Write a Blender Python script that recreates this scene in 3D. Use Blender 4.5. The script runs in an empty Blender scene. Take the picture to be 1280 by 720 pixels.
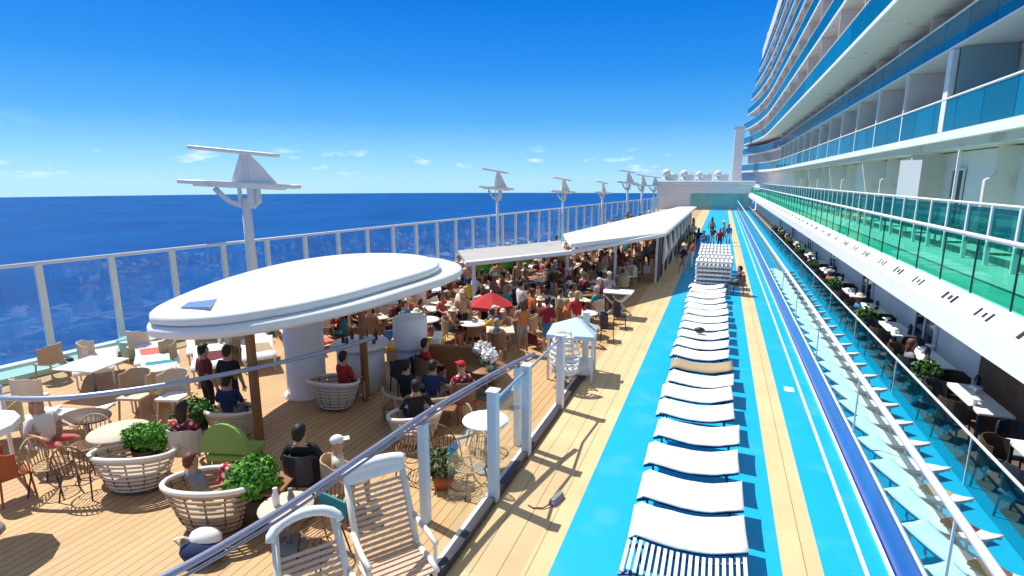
import bpy, bmesh, math, random
from mathutils import Vector, Matrix, noise
random.seed(11)
R = math.radians
C = bpy.context.scene.collection
sc = bpy.context.scene
# ------------------------------------------------------------------ camera model (photo 1280x720)
F, H = 680.0, 5.0
PITCH = math.atan(135 / F)
YAW = math.asin(264 / math.sqrt(264 ** 2 + 135 ** 2 + F ** 2))
_r = Vector((math.cos(YAW), math.sin(YAW), 0))
_f = Vector((-math.sin(YAW) * math.cos(PITCH), math.cos(YAW) * math.cos(PITCH), -math.sin(PITCH)))
_u = _r.cross(_f)
def ray(x, y): return _f + _r * ((x - 640) / F) + _u * ((360 - y) / F)
def at(x, y, z=0.0):
    d = ray(x, y); t = (z - H) / d.z
    return (d.x * t, d.y * t)
def lin(h):
    h = h.lstrip('#'); o = []
    for i in (0, 2, 4):
        c = int(h[i:i + 2], 16) / 255
        o.append(c / 12.92 if c <= .04045 else ((c + .055) / 1.055) ** 2.4)
    return tuple(o)
# ------------------------------------------------------------------ materials
def new_mat(name):
    m = bpy.data.materials.new(name); m.use_nodes = True
    nt = m.node_tree; return m, nt, nt.nodes['Principled BSDF']
def mat(name, col, rough=.6, var=.12, scale=6., metal=0., bump=0., spec=.4, bscale=None, stain_reflect=None):
    m, nt, b = new_mat(name)
    n = nt.nodes.new('ShaderNodeTexNoise'); n.inputs['Scale'].default_value = scale; n.inputs['Detail'].default_value = 5
    tc = nt.nodes.new('ShaderNodeTexCoord'); nt.links.new(tc.outputs['Object'], n.inputs['Vector'])
    mx = nt.nodes.new('ShaderNodeMix'); mx.data_type = 'RGBA'
    mx.inputs['A'].default_value = (*[c * (1 - var) for c in col], 1); mx.inputs['B'].default_value = (*[min(1, c * (1 + var)) for c in col], 1)
    nt.links.new(n.outputs['Fac'], mx.inputs['Factor'])
    out = mx.outputs['Result']
    if stain_reflect:
        n2 = nt.nodes.new('ShaderNodeTexNoise'); n2.inputs['Scale'].default_value = stain_reflect[1]; n2.inputs['Detail'].default_value = 7
        nt.links.new(tc.outputs['Object'], n2.inputs['Vector'])
        rp = nt.nodes.new('ShaderNodeValToRGB'); rp.color_ramp.elements[0].position = stain_reflect[2]; rp.color_ramp.elements[1].position = stain_reflect[2] + .12
        nt.links.new(n2.outputs['Fac'], rp.inputs['Fac'])
        m2 = nt.nodes.new('ShaderNodeMix'); m2.data_type = 'RGBA'; m2.inputs['B'].default_value = (*stain_reflect[0], 1)
        ml = nt.nodes.new('ShaderNodeMath'); ml.operation = 'MULTIPLY'; ml.inputs[1].default_value = stain_reflect[3]
        nt.links.new(rp.outputs['Color'], ml.inputs[0]); nt.links.new(ml.outputs[0], m2.inputs['Factor'])
        nt.links.new(out, m2.inputs['A']); out = m2.outputs['Result']
    nt.links.new(out, b.inputs['Base Color'])
    b.inputs['Roughness'].default_value = rough; b.inputs['Metallic'].default_value = metal
    b.inputs['Specular IOR Level'].default_value = spec
    if bump:
        bp = nt.nodes.new('ShaderNodeBump'); bp.inputs['Strength'].default_value = bump; bp.inputs['Distance'].default_value = .02
        nb = nt.nodes.new('ShaderNodeTexNoise'); nb.inputs['Scale'].default_value = bscale or scale * 8
        nt.links.new(tc.outputs['Object'], nb.inputs['Vector'])
        nt.links.new(nb.outputs['Fac'], bp.inputs['Height']); nt.links.new(bp.outputs['Normal'], b.inputs['Normal'])
    return m
def glass(name, tint, refl=.12, rough=.02, body=None, bodymix=0.):
    """thin pane: tinted see-through mixed with a reflection, optional tinted body"""
    m, nt, b = new_mat(name); nt.nodes.remove(b)
    o = nt.nodes['Material Output']
    t = nt.nodes.new('ShaderNodeBsdfTransparent'); t.inputs['Color'].default_value = (*tint, 1)
    g = nt.nodes.new('ShaderNodeBsdfGlossy'); g.inputs['Roughness'].default_value = rough; g.inputs['Color'].default_value = (.9, .95, 1, 1)
    lw = nt.nodes.new('ShaderNodeLayerWeight'); lw.inputs['Blend'].default_value = .25
    ml = nt.nodes.new('ShaderNodeMath'); ml.operation = 'MULTIPLY_ADD'; ml.inputs[1].default_value = refl * 1.5; ml.inputs[2].default_value = refl * .5
    nt.links.new(lw.outputs['Fresnel'], ml.inputs[0])
    last = t.outputs[0]
    if body:
        d = nt.nodes.new('ShaderNodeBsdfDiffuse'); oi = nt.nodes.new('ShaderNodeObjectInfo'); bc = nt.nodes.new('ShaderNodeMix'); bc.data_type = 'RGBA'
        bc.inputs['A'].default_value = (*[c * .74 for c in body], 1); bc.inputs['B'].default_value = (*[c * 1.2 for c in body], 1)
        nt.links.new(oi.outputs['Random'], bc.inputs['Factor']); nt.links.new(bc.outputs['Result'], d.inputs['Color'])
        m1 = nt.nodes.new('ShaderNodeMixShader'); m1.inputs[0].default_value = bodymix
        nt.links.new(t.outputs[0], m1.inputs[1]); nt.links.new(d.outputs[0], m1.inputs[2]); last = m1.outputs[0]
    mx = nt.nodes.new('ShaderNodeMixShader')
    nt.links.new(ml.outputs[0], mx.inputs[0]); nt.links.new(last, mx.inputs[1]); nt.links.new(g.outputs[0], mx.inputs[2])
    nt.links.new(mx.outputs[0], o.inputs['Surface'])
    return m
def planks(name, c1, c2, width, line=.05):
    m, nt, b = new_mat(name); L = nt.links.new; N = nt.nodes.new
    tc = N('ShaderNodeTexCoord'); sp = N('ShaderNodeSeparateXYZ'); L(tc.outputs['Object'], sp.inputs[0])
    dv = N('ShaderNodeMath'); dv.operation = 'DIVIDE'; dv.inputs[1].default_value = width; L(sp.outputs['X'], dv.inputs[0])
    fl = N('ShaderNodeMath'); fl.operation = 'FLOOR'; L(dv.outputs[0], fl.inputs[0])
    fr = N('ShaderNodeMath'); fr.operation = 'FRACT'; L(dv.outputs[0], fr.inputs[0])
    # plank ends: random offset per row
    wn = N('ShaderNodeTexWhiteNoise'); wn.noise_dimensions = '1D'; L(fl.outputs[0], wn.inputs['W'])
    ya = N('ShaderNodeMath'); ya.operation = 'MULTIPLY_ADD'; ya.inputs[1].default_value = 5; L(wn.outputs['Value'], ya.inputs[0]); L(sp.outputs['Y'], ya.inputs[2])
    yd = N('ShaderNodeMath'); yd.operation = 'DIVIDE'; yd.inputs[1].default_value = 4.; L(ya.outputs[0], yd.inputs[0])
    yf = N('ShaderNodeMath'); yf.operation = 'FLOOR'; L(yd.outputs[0], yf.inputs[0])
    cb = N('ShaderNodeCombineXYZ'); L(fl.outputs[0], cb.inputs[0]); L(yf.outputs[0], cb.inputs[1])
    w2 = N('ShaderNodeTexWhiteNoise'); w2.noise_dimensions = '3D'; L(cb.outputs[0], w2.inputs['Vector'])
    mp = N('ShaderNodeMapping'); mp.inputs['Scale'].default_value = (30, 1.2, 1); L(tc.outputs['Object'], mp.inputs[0])
    gr = N('ShaderNodeTexNoise'); gr.inputs['Scale'].default_value = 1; gr.inputs['Detail'].default_value = 4; L(mp.outputs[0], gr.inputs['Vector'])
    ad = N('ShaderNodeMath'); ad.operation = 'MULTIPLY_ADD'; ad.inputs[1].default_value = .45; L(w2.outputs['Value'], ad.inputs[0])
    g2 = N('ShaderNodeMath'); g2.operation = 'MULTIPLY'; g2.inputs[1].default_value = .55; L(gr.outputs['Fac'], g2.inputs[0]); L(g2.outputs[0], ad.inputs[2])
    mx = N('ShaderNodeMix'); mx.data_type = 'RGBA'; mx.inputs['A'].default_value = (*c1, 1); mx.inputs['B'].default_value = (*c2, 1); L(ad.outputs[0], mx.inputs['Factor'])
    # dirt
    dn = N('ShaderNodeTexNoise'); dn.inputs['Scale'].default_value = .9; dn.inputs['Detail'].default_value = 6; L(tc.outputs['Object'], dn.inputs['Vector'])
    dr = N('ShaderNodeMapRange'); dr.inputs[1].default_value = .35; dr.inputs[2].default_value = .7; dr.inputs[3].default_value = .90; dr.inputs[4].default_value = 1.05; L(dn.outputs['Fac'], dr.inputs[0])
    dm = N('ShaderNodeMix'); dm.data_type = 'RGBA'; dm.blend_type = 'MULTIPLY'; dm.inputs['Factor'].default_value = 1; L(mx.outputs['Result'], dm.inputs['A']); L(dr.outputs[0], dm.inputs['B'])
    ln = N('ShaderNodeMath'); ln.operation = 'LESS_THAN'; ln.inputs[1].default_value = line; L(fr.outputs[0], ln.inputs[0])
    lm = N('ShaderNodeMath'); lm.operation = 'MULTIPLY'; lm.inputs[1].default_value = .8; L(ln.outputs[0], lm.inputs[0])
    m2 = N('ShaderNodeMix'); m2.data_type = 'RGBA'; m2.inputs['B'].default_value = (.13, .06, .025, 1); L(dm.outputs['Result'], m2.inputs['A']); L(lm.outputs[0], m2.inputs['Factor'])
    L(m2.outputs['Result'], b.inputs['Base Color']); b.inputs['Roughness'].default_value = .55; b.inputs['Specular IOR Level'].default_value = .3
    return m
M = {}
M['white'] = mat('white_paint', (.80, .80, .79), .45, .05, 3., bump=.05, stain_reflect=((.62, .6, .56), 1.3, .62, .35))
M['white2'] = mat('white_fabric', (.82, .82, .80), .85, .04, 9., bump=.25, bscale=60)
M['shell'] = mat('white_shell', (.80, .81, .82), .35, .03, 1.2, stain_reflect=((.70, .70, .69), .9, .60, .4))
M['greyw'] = mat('grey_wall', (.78, .735, .70), .7, .07, 2., stain_reflect=((.42, .38, .35), .9, .60, .4))
M['beigew'] = mat('beige_wall', (.72, .66, .59), .7, .05, 2., stain_reflect=((.42, .36, .31), .7, .58, .55))
M['soffit'] = mat('soffit_panel', (.76, .70, .62), .6, .06, 1., stain_reflect=((.20, .17, .15), 1.1, .62, .65))  # dark mottling stands in for reflections on the undersides, painted into the colour
M['roofg'] = mat('grey_roof', (.40, .385, .365), .6, .08, 1.5, stain_reflect=((.3, .28, .26), .7, .55, .6))
M['brownw'] = mat('brown_wall', (.17, .085, .045), .7, .15, 3., stain_reflect=((.08, .03, .02), 1.5, .55, .6))
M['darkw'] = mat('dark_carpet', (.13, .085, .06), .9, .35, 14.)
M['deck'] = planks('teak_deck', (.47, .285, .135), (.61, .40, .20), .155, .09)
M['walk'] = planks('teak_walk', (.64, .44, .235), (.74, .53, .30), .34, .035)
M['blue'] = mat('blue_court_paint', (.0, .37, .70), .5, .08, .8, bump=.25, bscale=160, stain_reflect=((.05, .40, .66), 1.1, .54, .55))
M['teal'] = mat('teal_floor_paint', (.0, .31, .52), .5, .10, .9)
M['navy'] = mat('navy_panel_paint', (.0, .055, .34), .25, .25, 1.4, stain_reflect=((.0, .10, .40), .7, .55, .6))
M['green'] = mat('green_turf', (.27, .47, .41), .75, .12, .7, stain_reflect=((.22, .38, .33), .35, .5, .6))
M['pale'] = mat('pale_green_ledge', (.40, .62, .54), .35, .12, 1.2)
M['metal'] = mat('white_metal', (.72, .73, .75), .35, .04, 4., stain_reflect=((.5, .47, .44), 2.2, .66, .5))
M['rail'] = mat('blue_grey_rail', (.30, .32, .44), .25, .12, 3., metal=.45)
M['rail2'] = mat('grey_blue_rail', (.36, .44, .58), .3, .1, 3., metal=.2)
M['bluepost'] = mat('pale_blue_post', (.52, .66, .76), .35, .08, 2., stain_reflect=((.66, .70, .74), .8, .5, .7))
M['kerb'] = mat('dark_kerb', (.05, .045, .06), .5, .3, 5.)
M['dark'] = mat('dark_metal', (.03, .03, .045), .4, .2, 5.)
M['navym'] = mat('navy_metal', (.01, .03, .10), .4, .2, 5.)
M['brown'] = mat('brown_wood', (.26, .115, .04), .55, .2, 7.)
M['brownd'] = mat('dark_brown_wood', (.07, .038, .022), .6, .35, 6.)
M['wick'] = mat('tan_wicker', (.46, .33, .20), .7, .2, 30., bump=.4, bscale=90)
M['wickl'] = mat('cream_wicker', (.62, .52, .40), .7, .12, 30., bump=.4, bscale=90)
M['wickd'] = mat('brown_wicker', (.20, .11, .06), .7, .25, 30., bump=.4, bscale=90)
M['cream'] = mat('cream_frame', (.78, .73, .65), .5, .06, 5.)
M['slat'] = mat('taupe_slat', (.55, .41, .32), .6, .12, 12.)
M['cush'] = mat('beige_cushion', (.60, .51, .40), .9, .08, 12., bump=.3)
M['greyd'] = mat('grey_metal', (.22, .22, .22), .5, .2, 4.)
M['rust'] = mat('terracotta', (.42, .10, .03), .7, .15, 5.)
M['leafa'] = mat('leaf_bright', (.12, .36, .02), .6, .45, 9.)
M['leafb'] = mat('leaf_deep', (.035, .16, .012), .6, .45, 9.)
M['leafc'] = mat('leaf_olive', (.06, .10, .03), .6, .4, 9.)
M['gblue'] = glass('balcony_glass', (.15, .50, .66), .20, .03, (.0, .21, .36), .66)
M['gdark'] = glass('inner_teal_glass', (.25, .56, .58), .14, .03, (.0, .17, .22), .30)
M['ggreen'] = glass('green_tint_glass', (.50, .965, .87), .08, .02)
M['gteal'] = glass('teal_tint_glass', (.72, .93, .95), .08, .02)
M['gpale'] = glass('pale_teal_glass', (.86, .965, .975), .06, .02)
M['gclear'] = glass('clear_glass', (.95, .98, .99), .06, .02)
M['gwind'] = glass('windbreak_glass', (.90, .97, .99), .05, .02, (.45, .66, .70), .03)
M['gdoor'] = mat('dark_window', (.02, .025, .04), .1, .2, 3., spec=.6)
M['gpart'] = glass('partition_glass', (.72, .86, .90), .12, .04, (.30, .46, .52), .6)
M['gsky'] = mat('skylight_pane', (.22, .30, .46), .12, .2, 2., spec=.7)
COLS = {  # clothing: name -> linear colour
 'red': (.42, .02, .025), 'crimson': (.25, .012, .03), 'maroon': (.12, .015, .02), 'orange': (.55, .16, .03), 'yellow': (.62, .42, .05), 'white': (.74, .73, .71),
 'black': (.012, .012, .016), 'navy': (.015, .03, .09), 'blue': (.03, .18, .45), 'teal': (.03, .25, .27), 'grey': (.24, .24, .25), 'pink': (.60, .22, .24),
 'green': (.06, .20, .07), 'khaki': (.36, .28, .17), 'brown': (.14, .075, .04), 'lilac': (.30, .24, .42), 'coral': (.55, .13, .10), 'cream': (.68, .60, .47)}
CM = {k: mat(k + '_cloth', v, .85, .12, 18., bump=.2) for k, v in COLS.items()}
SKINS = [mat('skin_tone', c, .5, .06, 20.) for c in ((.50, .27, .18), (.38, .18, .11), (.24, .11, .06), (.56, .33, .23))]
HAIRC = {'dark brown': (.03, .017, .01), 'black': (.009, .008, .008), 'blond': (.38, .25, .10), 'grey': (.34, .33, .32), 'auburn': (.12, .035, .015)}
HM = {k: mat(k.replace(' ', '_') + '_hair', v, .6, .25, 40.) for k, v in HAIRC.items()}
def floral():
    m, nt, b = new_mat('red_floral_cloth'); L = nt.links.new
    tc = nt.nodes.new('ShaderNodeTexCoord'); v = nt.nodes.new('ShaderNodeTexVoronoi'); v.inputs['Scale'].default_value = 11
    L(tc.outputs['Object'], v.inputs['Vector'])
    r = nt.nodes.new('ShaderNodeValToRGB'); e = r.color_ramp.elements; r.color_ramp.interpolation = 'CONSTANT'
    e[0].color = (.72, .68, .66, 1); e[1].position = .38; e[1].color = (.50, .02, .04, 1)
    n = e.new(.62); n.color = (.10, .02, .03, 1)
    L(v.outputs['Distance'], r.inputs['Fac']); L(r.outputs['Color'], b.inputs['Base Color']); b.inputs['Roughness'].default_value = .85
    return m
CM['floral'] = floral()
# ------------------------------------------------------------------ mesh builder
class MB:
    def __init__(s): s.v = []; s.f = []; s.mi = []; s.sm = []
    def add(s, vs, fs, mi=0, smooth=False):
        o = len(s.v); s.v += [tuple(v) for v in vs]; s.f += [tuple(i + o for i in f) for f in fs]
        s.mi += [mi] * len(fs); s.sm += [smooth] * len(fs); return s
    def box(s, c, d, rz=0., rx=0., ry=0., mi=0):
        x, y, z = d[0] / 2, d[1] / 2, d[2] / 2
        m = Matrix.Translation(c) @ Matrix.Rotation(rz, 4, 'Z') @ Matrix.Rotation(ry, 4, 'Y') @ Matrix.Rotation(rx, 4, 'X')
        vs = [m @ Vector(p) for p in ((-x, -y, -z), (x, -y, -z), (x, y, -z), (-x, y, -z), (-x, -y, z), (x, -y, z), (x, y, z), (-x, y, z))]
        return s.add(vs, [(0, 3, 2, 1), (4, 5, 6, 7), (0, 1, 5, 4), (1, 2, 6, 5), (2, 3, 7, 6), (3, 0, 4, 7)], mi)
    def tube(s, pts, r, n=6, closed=False, mi=0, flat=1.):
        pts = [Vector(p) for p in pts]; k = len(pts); vs = []; fs = []
        rr = r if isinstance(r, (list, tuple)) else [r] * k
        for i, p in enumerate(pts):
            a = pts[(i - 1) % k] if (closed or i) else p; b = pts[(i + 1) % k] if (closed or i < k - 1) else p
            t = (b - a).normalized() if (b - a).length > 1e-9 else Vector((0, 0, 1))
            ref = Vector((0, 0, 1)) if abs(t.z) < .95 else Vector((0, 1, 0))
            x = t.cross(ref).normalized(); y = x.cross(t)
            for j in range(n):
                an = 2 * math.pi * j / n + math.pi / n
                vs.append(p + x * math.cos(an) * rr[i] * flat + y * math.sin(an) * rr[i])
        for i in range(k if closed else k - 1):
            q = (i + 1) % k
            for j in range(n): fs.append((i * n + j, i * n + (j + 1) % n, q * n + (j + 1) % n, q * n + j))
        if not closed: fs += [tuple(range(n))[::-1], tuple((k - 1) * n + j for j in range(n))]
        return s.add(vs, fs, mi, n > 5)
    def lathe(s, prof, c=(0, 0, 0), n=24, sx=1., sy=1., mi=0):
        vs = []; fs = []; k = len(prof)
        for (r, z) in prof:
            for j in range(n):
                a = 2 * math.pi * j / n; vs.append((c[0] + r * sx * math.cos(a), c[1] + r * sy * math.sin(a), c[2] + z))
        for i in range(k - 1):
            for j in range(n): fs.append((i * n + j, i * n + (j + 1) % n, (i + 1) * n + (j + 1) % n, (i + 1) * n + j))
        fs += [tuple(range(n))[::-1], tuple((k - 1) * n + j for j in range(n))]
        return s.add(vs, fs, mi, True)
    def prism(s, poly, z0, z1, mi=0):
        n = len(poly)
        a = sum(poly[i][0] * poly[(i + 1) % n][1] - poly[(i + 1) % n][0] * poly[i][1] for i in range(n))
        if a < 0: poly = poly[::-1]
        vs = [(p[0], p[1], z0) for p in poly] + [(p[0], p[1], z1) for p in poly]
        return s.add(vs, [tuple(range(n))[::-1], tuple(range(n, 2 * n))] + [(i, (i + 1) % n, n + (i + 1) % n, n + i) for i in range(n)], mi)
    def strip(s, pts, t, z0, z1, mi=0):
        """wall along a plan polyline, thickness t towards +x"""
        k = len(pts); vs = []
        for x, y in pts: vs += [(x, y, z0), (x, y, z1), (x + t, y, z1), (x + t, y, z0)]
        fs = []
        for i in range(k - 1):
            a, b = i * 4, i * 4 + 4
            for j in range(4): fs.append((a + j, a + (j + 1) % 4, b + (j + 1) % 4, b + j))
        fs += [(3, 2, 1, 0), tuple((k - 1) * 4 + j for j in range(4))]
        return s.add(vs, fs, mi)
    def ell(s, c, r, n=10, m=7, mi=0):
        vs = [(c[0], c[1], c[2] + r[2])]; fs = []
        for i in range(1, m):
            t = math.pi * i / m
            for j in range(n):
                a = 2 * math.pi * j / n; vs.append((c[0] + r[0] * math.sin(t) * math.cos(a), c[1] + r[1] * math.sin(t) * math.sin(a), c[2] + r[2] * math.cos(t)))
        vs.append((c[0], c[1], c[2] - r[2])); L = len(vs) - 1
        for j in range(n): fs.append((0, 1 + j, 1 + (j + 1) % n)); fs.append((L, 1 + (m - 2) * n + (j + 1) % n, 1 + (m - 2) * n + j))
        for i in range(m - 2):
            for j in range(n): fs.append((1 + i * n + j, 1 + (i + 1) * n + j, 1 + (i + 1) * n + (j + 1) % n, 1 + i * n + (j + 1) % n))
        return s.add(vs, fs, mi, True)
    def build(s, name, m, parent=None, bevel=0., loc=None, sub=0):
        me = bpy.data.meshes.new(name); me.from_pydata(s.v, [], s.f)
        for mm in (m if isinstance(m, (list, tuple)) else [m]): me.materials.append(mm)
        for p, a, b in zip(me.polygons, s.mi, s.sm): p.material_index = a; p.use_smooth = b
        bm = bmesh.new(); bm.from_mesh(me); bmesh.ops.recalc_face_normals(bm, faces=bm.faces)
        if bevel:
            es = [e for e in bm.edges if len(e.link_faces) == 2 and e.calc_face_angle(0) > .6]
            bmesh.ops.bevel(bm, geom=es, offset=bevel, segments=2, affect='EDGES', profile=.5, clamp_overlap=True)
        if sub: bmesh.ops.subdivide_edges(bm, edges=bm.edges[:], cuts=sub, use_grid_fill=True)
        bm.to_mesh(me); bm.free()
        o = bpy.data.objects.new(name, me); C.objects.link(o)
        if parent: o.parent = parent
        if loc: o.location = loc
        return o
def tag(o, label=None, cat=None, group=None, kind=None):
    if label: o['label'] = label
    if cat: o['category'] = cat
    if group: o['group'] = group
    if kind: o['kind'] = kind
    return o
def thing(name, label, cat, loc=(0, 0, 0), rz=0., group=None):
    o = bpy.data.objects.new(name, None); C.objects.link(o); o.location = loc; o.rotation_euler = (0, 0, rz); o.empty_display_size = .2
    return tag(o, label, cat, group)
KIDS = {}
def copy_tree(o, parent=None):
    c = o.copy(); C.objects.link(c)
    if parent: c.parent = parent
    for ch in [q for q in o.children]: copy_tree(ch, c)
    return c
def place(proto, x, y, rz, label, group=None, z=0., s=None):
    """first use moves the prototype itself, later uses copy it"""
    if not proto.get('_used'):
        o = proto; o['_used'] = 1
    else:
        o = copy_tree(proto)
    o.location = (x, y, z); o.rotation_euler = (0, 0, rz)
    if s: o.scale = s if isinstance(s, tuple) else (s, s, s)
    o['label'] = label
    if group: o['group'] = group
    return o
def struct(name, mb, m, **k): return tag(mb.build(name, m, **k), kind='structure')
# ------------------------------------------------------------------ sea, decks and painted floors
SEA_Z = -45.; SEA_R = 50. / math.tan(R(1.3))
def sea_mat():
    m, nt, b = new_mat('sea_water'); L = nt.links.new; N = nt.nodes.new
    tc = N('ShaderNodeTexCoord')
    n1 = N('ShaderNodeTexNoise'); n1.inputs['Scale'].default_value = .012; n1.inputs['Detail'].default_value = 6; L(tc.outputs['Object'], n1.inputs['Vector'])
    r1 = N('ShaderNodeValToRGB'); e = r1.color_ramp.elements; e[0].position = .3; e[0].color = (.0, .042, .20, 1); e[1].position = .7; e[1].color = (.0, .078, .29, 1); L(n1.outputs['Fac'], r1.inputs['Fac'])
    mp = N('ShaderNodeMapping'); mp.inputs['Scale'].default_value = (.09, .28, 1); mp.inputs['Rotation'].default_value = (0, 0, .5); L(tc.outputs['Object'], mp.inputs[0])
    n2 = N('ShaderNodeTexNoise'); n2.inputs['Scale'].default_value = 1; n2.inputs['Detail'].default_value = 8; n2.inputs['Roughness'].default_value = .62; L(mp.outputs[0], n2.inputs['Vector'])
    r2 = N('ShaderNodeValToRGB'); e = r2.color_ramp.elements; e[0].position = .63; e[1].position = .76; L(n2.outputs['Fac'], r2.inputs['Fac'])
    ml = N('ShaderNodeMath'); ml.operation = 'MULTIPLY'; ml.inputs[1].default_value = .42; L(r2.outputs['Color'], ml.inputs[0])
    mx = N('ShaderNodeMix'); mx.data_type = 'RGBA'; mx.inputs['B'].default_value = (.25, .42, .62, 1); L(r1.outputs['Color'], mx.inputs['A']); L(ml.outputs[0], mx.inputs['Factor'])
    L(mx.outputs['Result'], b.inputs['Base Color']); b.inputs['Roughness'].default_value = .35; b.inputs['Specular IOR Level'].default_value = .05
    bp = N('ShaderNodeBump'); bp.inputs['Strength'].default_value = .8; bp.inputs['Distance'].default_value = 1.2; L(n2.outputs['Fac'], bp.inputs['Height']); L(bp.outputs['Normal'], b.inputs['Normal'])
    return m
mb = MB(); n = 256
mb.add([(0, 0, SEA_Z)] + [(SEA_R * math.cos(2 * math.pi * i / n), SEA_R * math.sin(2 * math.pi * i / n), SEA_Z) for i in range(n)], [(0, 1 + i, 1 + (i + 1) % n) for i in range(n)])
struct('sea', mb, sea_mat())
def wx(Y): return -17.2 + .156 * (Y - 8.2)          # the sea-side windbreak's line
deck_poly = [(-2.95, -8), (-2.95, 104), (-11.5, 104), (-11.5, 92), (wx(76) - .5, 76), (wx(-8) - .5, -8)]
struct('teak_deck', MB().prism(deck_poly, -.5, 0), M['deck'])
struct('teak_walkway', MB().prism([(-2.95, -8), (8.5, -8), (8.5, 104), (-2.95, 104)], -.5, 0), M['walk'])
hull = MB().prism([(x + (.25 if x > 0 else -.0), y) for x, y in [(wx(-8) - .4, -8), (30, -8), (30, 130), (-11.3, 104), (-11.3, 92), (wx(76) - .4, 76)]], SEA_Z - 1, -.51)
tag(hull.build('ship_hull', M['white']), 'white hull of the cruise ship below the teak deck', 'ship hull', kind='structure')
def sheet(name, x0, x1, y0, y1, z, m): struct(name, MB().add([(x0, y0, z), (x1, y0, z), (x1, y1, z), (x0, y1, z)], [(0, 1, 2, 3)]), m)
sheet('blue_lane', -1.76, 1.07, -8, 100, .004, M['blue'])
sheet('blue_path', 1.57, 2.36, -8, 100, .004, M['blue'])
sheet('teal_floor', 2.47, 4.33, -8, 100, .004, M['teal'])
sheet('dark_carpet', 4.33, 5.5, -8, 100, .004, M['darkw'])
sheet('white_line', 2.06, 2.115, -8, 100, .008, M['white'])
sheet('white_floor_mark', *[at(985, 486)[0] - .09, at(985, 486)[0] + .12], at(985, 486)[1] - .22, at(985, 486)[1] + .1, .012, M['white'])
struct('kerb_rail', MB().box((2.37, 46, .03), (.04, 108, .06)), M['metal'])
# ------------------------------------------------------------------ fences
def fence(name, label, cat, pts, z0, h, step, post, railr, gm, pm, rm=None, kerb=None, lift=.08, sub=None, mid=None, group=None, first=0., handrail=True):
    rm = rm or pm
    root = thing(name, label, cat, (pts[0][0], pts[0][1], z0), 0, group); ox, oy = pts[0]
    P = [Vector((x - ox, y - oy, 0)) for x, y in pts]
    seg = [(P[i + 1] - P[i]).length for i in range(len(P) - 1)]; tot = sum(seg)
    def along(d):
        for i, s in enumerate(seg):
            if d <= s or i == len(seg) - 1: return P[i] + (P[i + 1] - P[i]) * (d / s), (P[i + 1] - P[i]).normalized()
            d -= s
    if handrail: MB().tube([p + Vector((0, 0, h)) for p in P], railr, 8).build('top_rail', rm, root)
    if kerb: 
        m = MB()
        for i in range(len(P) - 1):
            d = P[i + 1] - P[i]; c = (P[i] + P[i + 1]) / 2; m.box((c.x, c.y, kerb[1] / 2), (d.length, kerb[0], kerb[1]), math.atan2(d.y, d.x))
        m.build('kerb', kerb[2], root)
    ds = []; d = first
    k = 0
    while d <= tot + .01:
        ds.append(min(d, tot)); d += step(k) if callable(step) else step; k += 1
    ds = ds[:100]
    for d in ds:
        p, t = along(d)
        MB().box((p.x, p.y, (h - .02) / 2), (post[0], post[1], h - .02), math.atan2(t.y, t.x)).build('post', pm, root, bevel=.012 if post[0] > .1 else 0)
    for a, b in zip(ds[:-1], ds[1:]):
        p, t = along((a + b) / 2); w = b - a - post[0] - .02
        MB().box((p.x, p.y, lift + (h - lift) / 2 - .04), (w, .014, h - lift - .06), math.atan2(t.y, t.x)).build('glass_panel', gm, root)
    if mid:
        for hh in mid: MB().tube([p + Vector((0, 0, hh)) for p in P], .022, 6).build('mid_rail', rm, root)
    return root
fence('glass_windbreak', 'tall white framed glass windbreak along the sea side of the deck', 'glass fence', [(wx(5.2), 5.2), (wx(72), 72)], 0, 2.8, 1.75, (.17, .12), .055, M['gwind'], M['metal'], kerb=(.30, .22, M['metal']), lift=.25, first=.33)
mb = MB(); mb.prism([(wx(4) + .25, 4), (wx(74) + .25, 74), (wx(74) + .95, 74), (wx(4) + 1.0, 4)], .001, .16)
tag(mb.build('pale_green_bench', M['pale'], bevel=.02), 'long pale green ledge running along the foot of the sea windbreak', 'ledge')
ft = thing('windbreak_braces', 'dark metal feet bracing the windbreak posts on the pale green ledge', 'brackets')
for k in range(14):
    y = 5.53 + 1.75 / math.sqrt(1 + .156 ** 2) * k
    MB().box((wx(y) + .45, y + .02, .2), (.75, .12, .07), math.atan(.156) * -1).build('brace', M['kerb'], ft)
# right-hand glass fences
lb = fence('low_glass_barrier', 'glass barrier on a navy base with thick white rail between blue path and slanted loungers', 'glass fence', [(2.43, 2), (2.43, 96)], .0, 1.70, 4.2, (.02, .025), .05, M['gpale'], M['metal'], lift=.66)
MB().box((0, 47, .31), (.05, 94, .60)).build('base_panel', M['navy'], lb); MB().tube([(0, 0, .64), (0, 94, .64)], .028, 6).build('mid_rail', M['metal'], lb)
fence('terrace_glass_barrier', 'thin white railed glass barrier between teal floor and shaded dining tables', 'glass fence', [(4.1, 2), (4.1, 96)], .02, .86, 4.2, (.02, .025), .028, M['gteal'], M['metal'], lift=.02)
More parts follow.
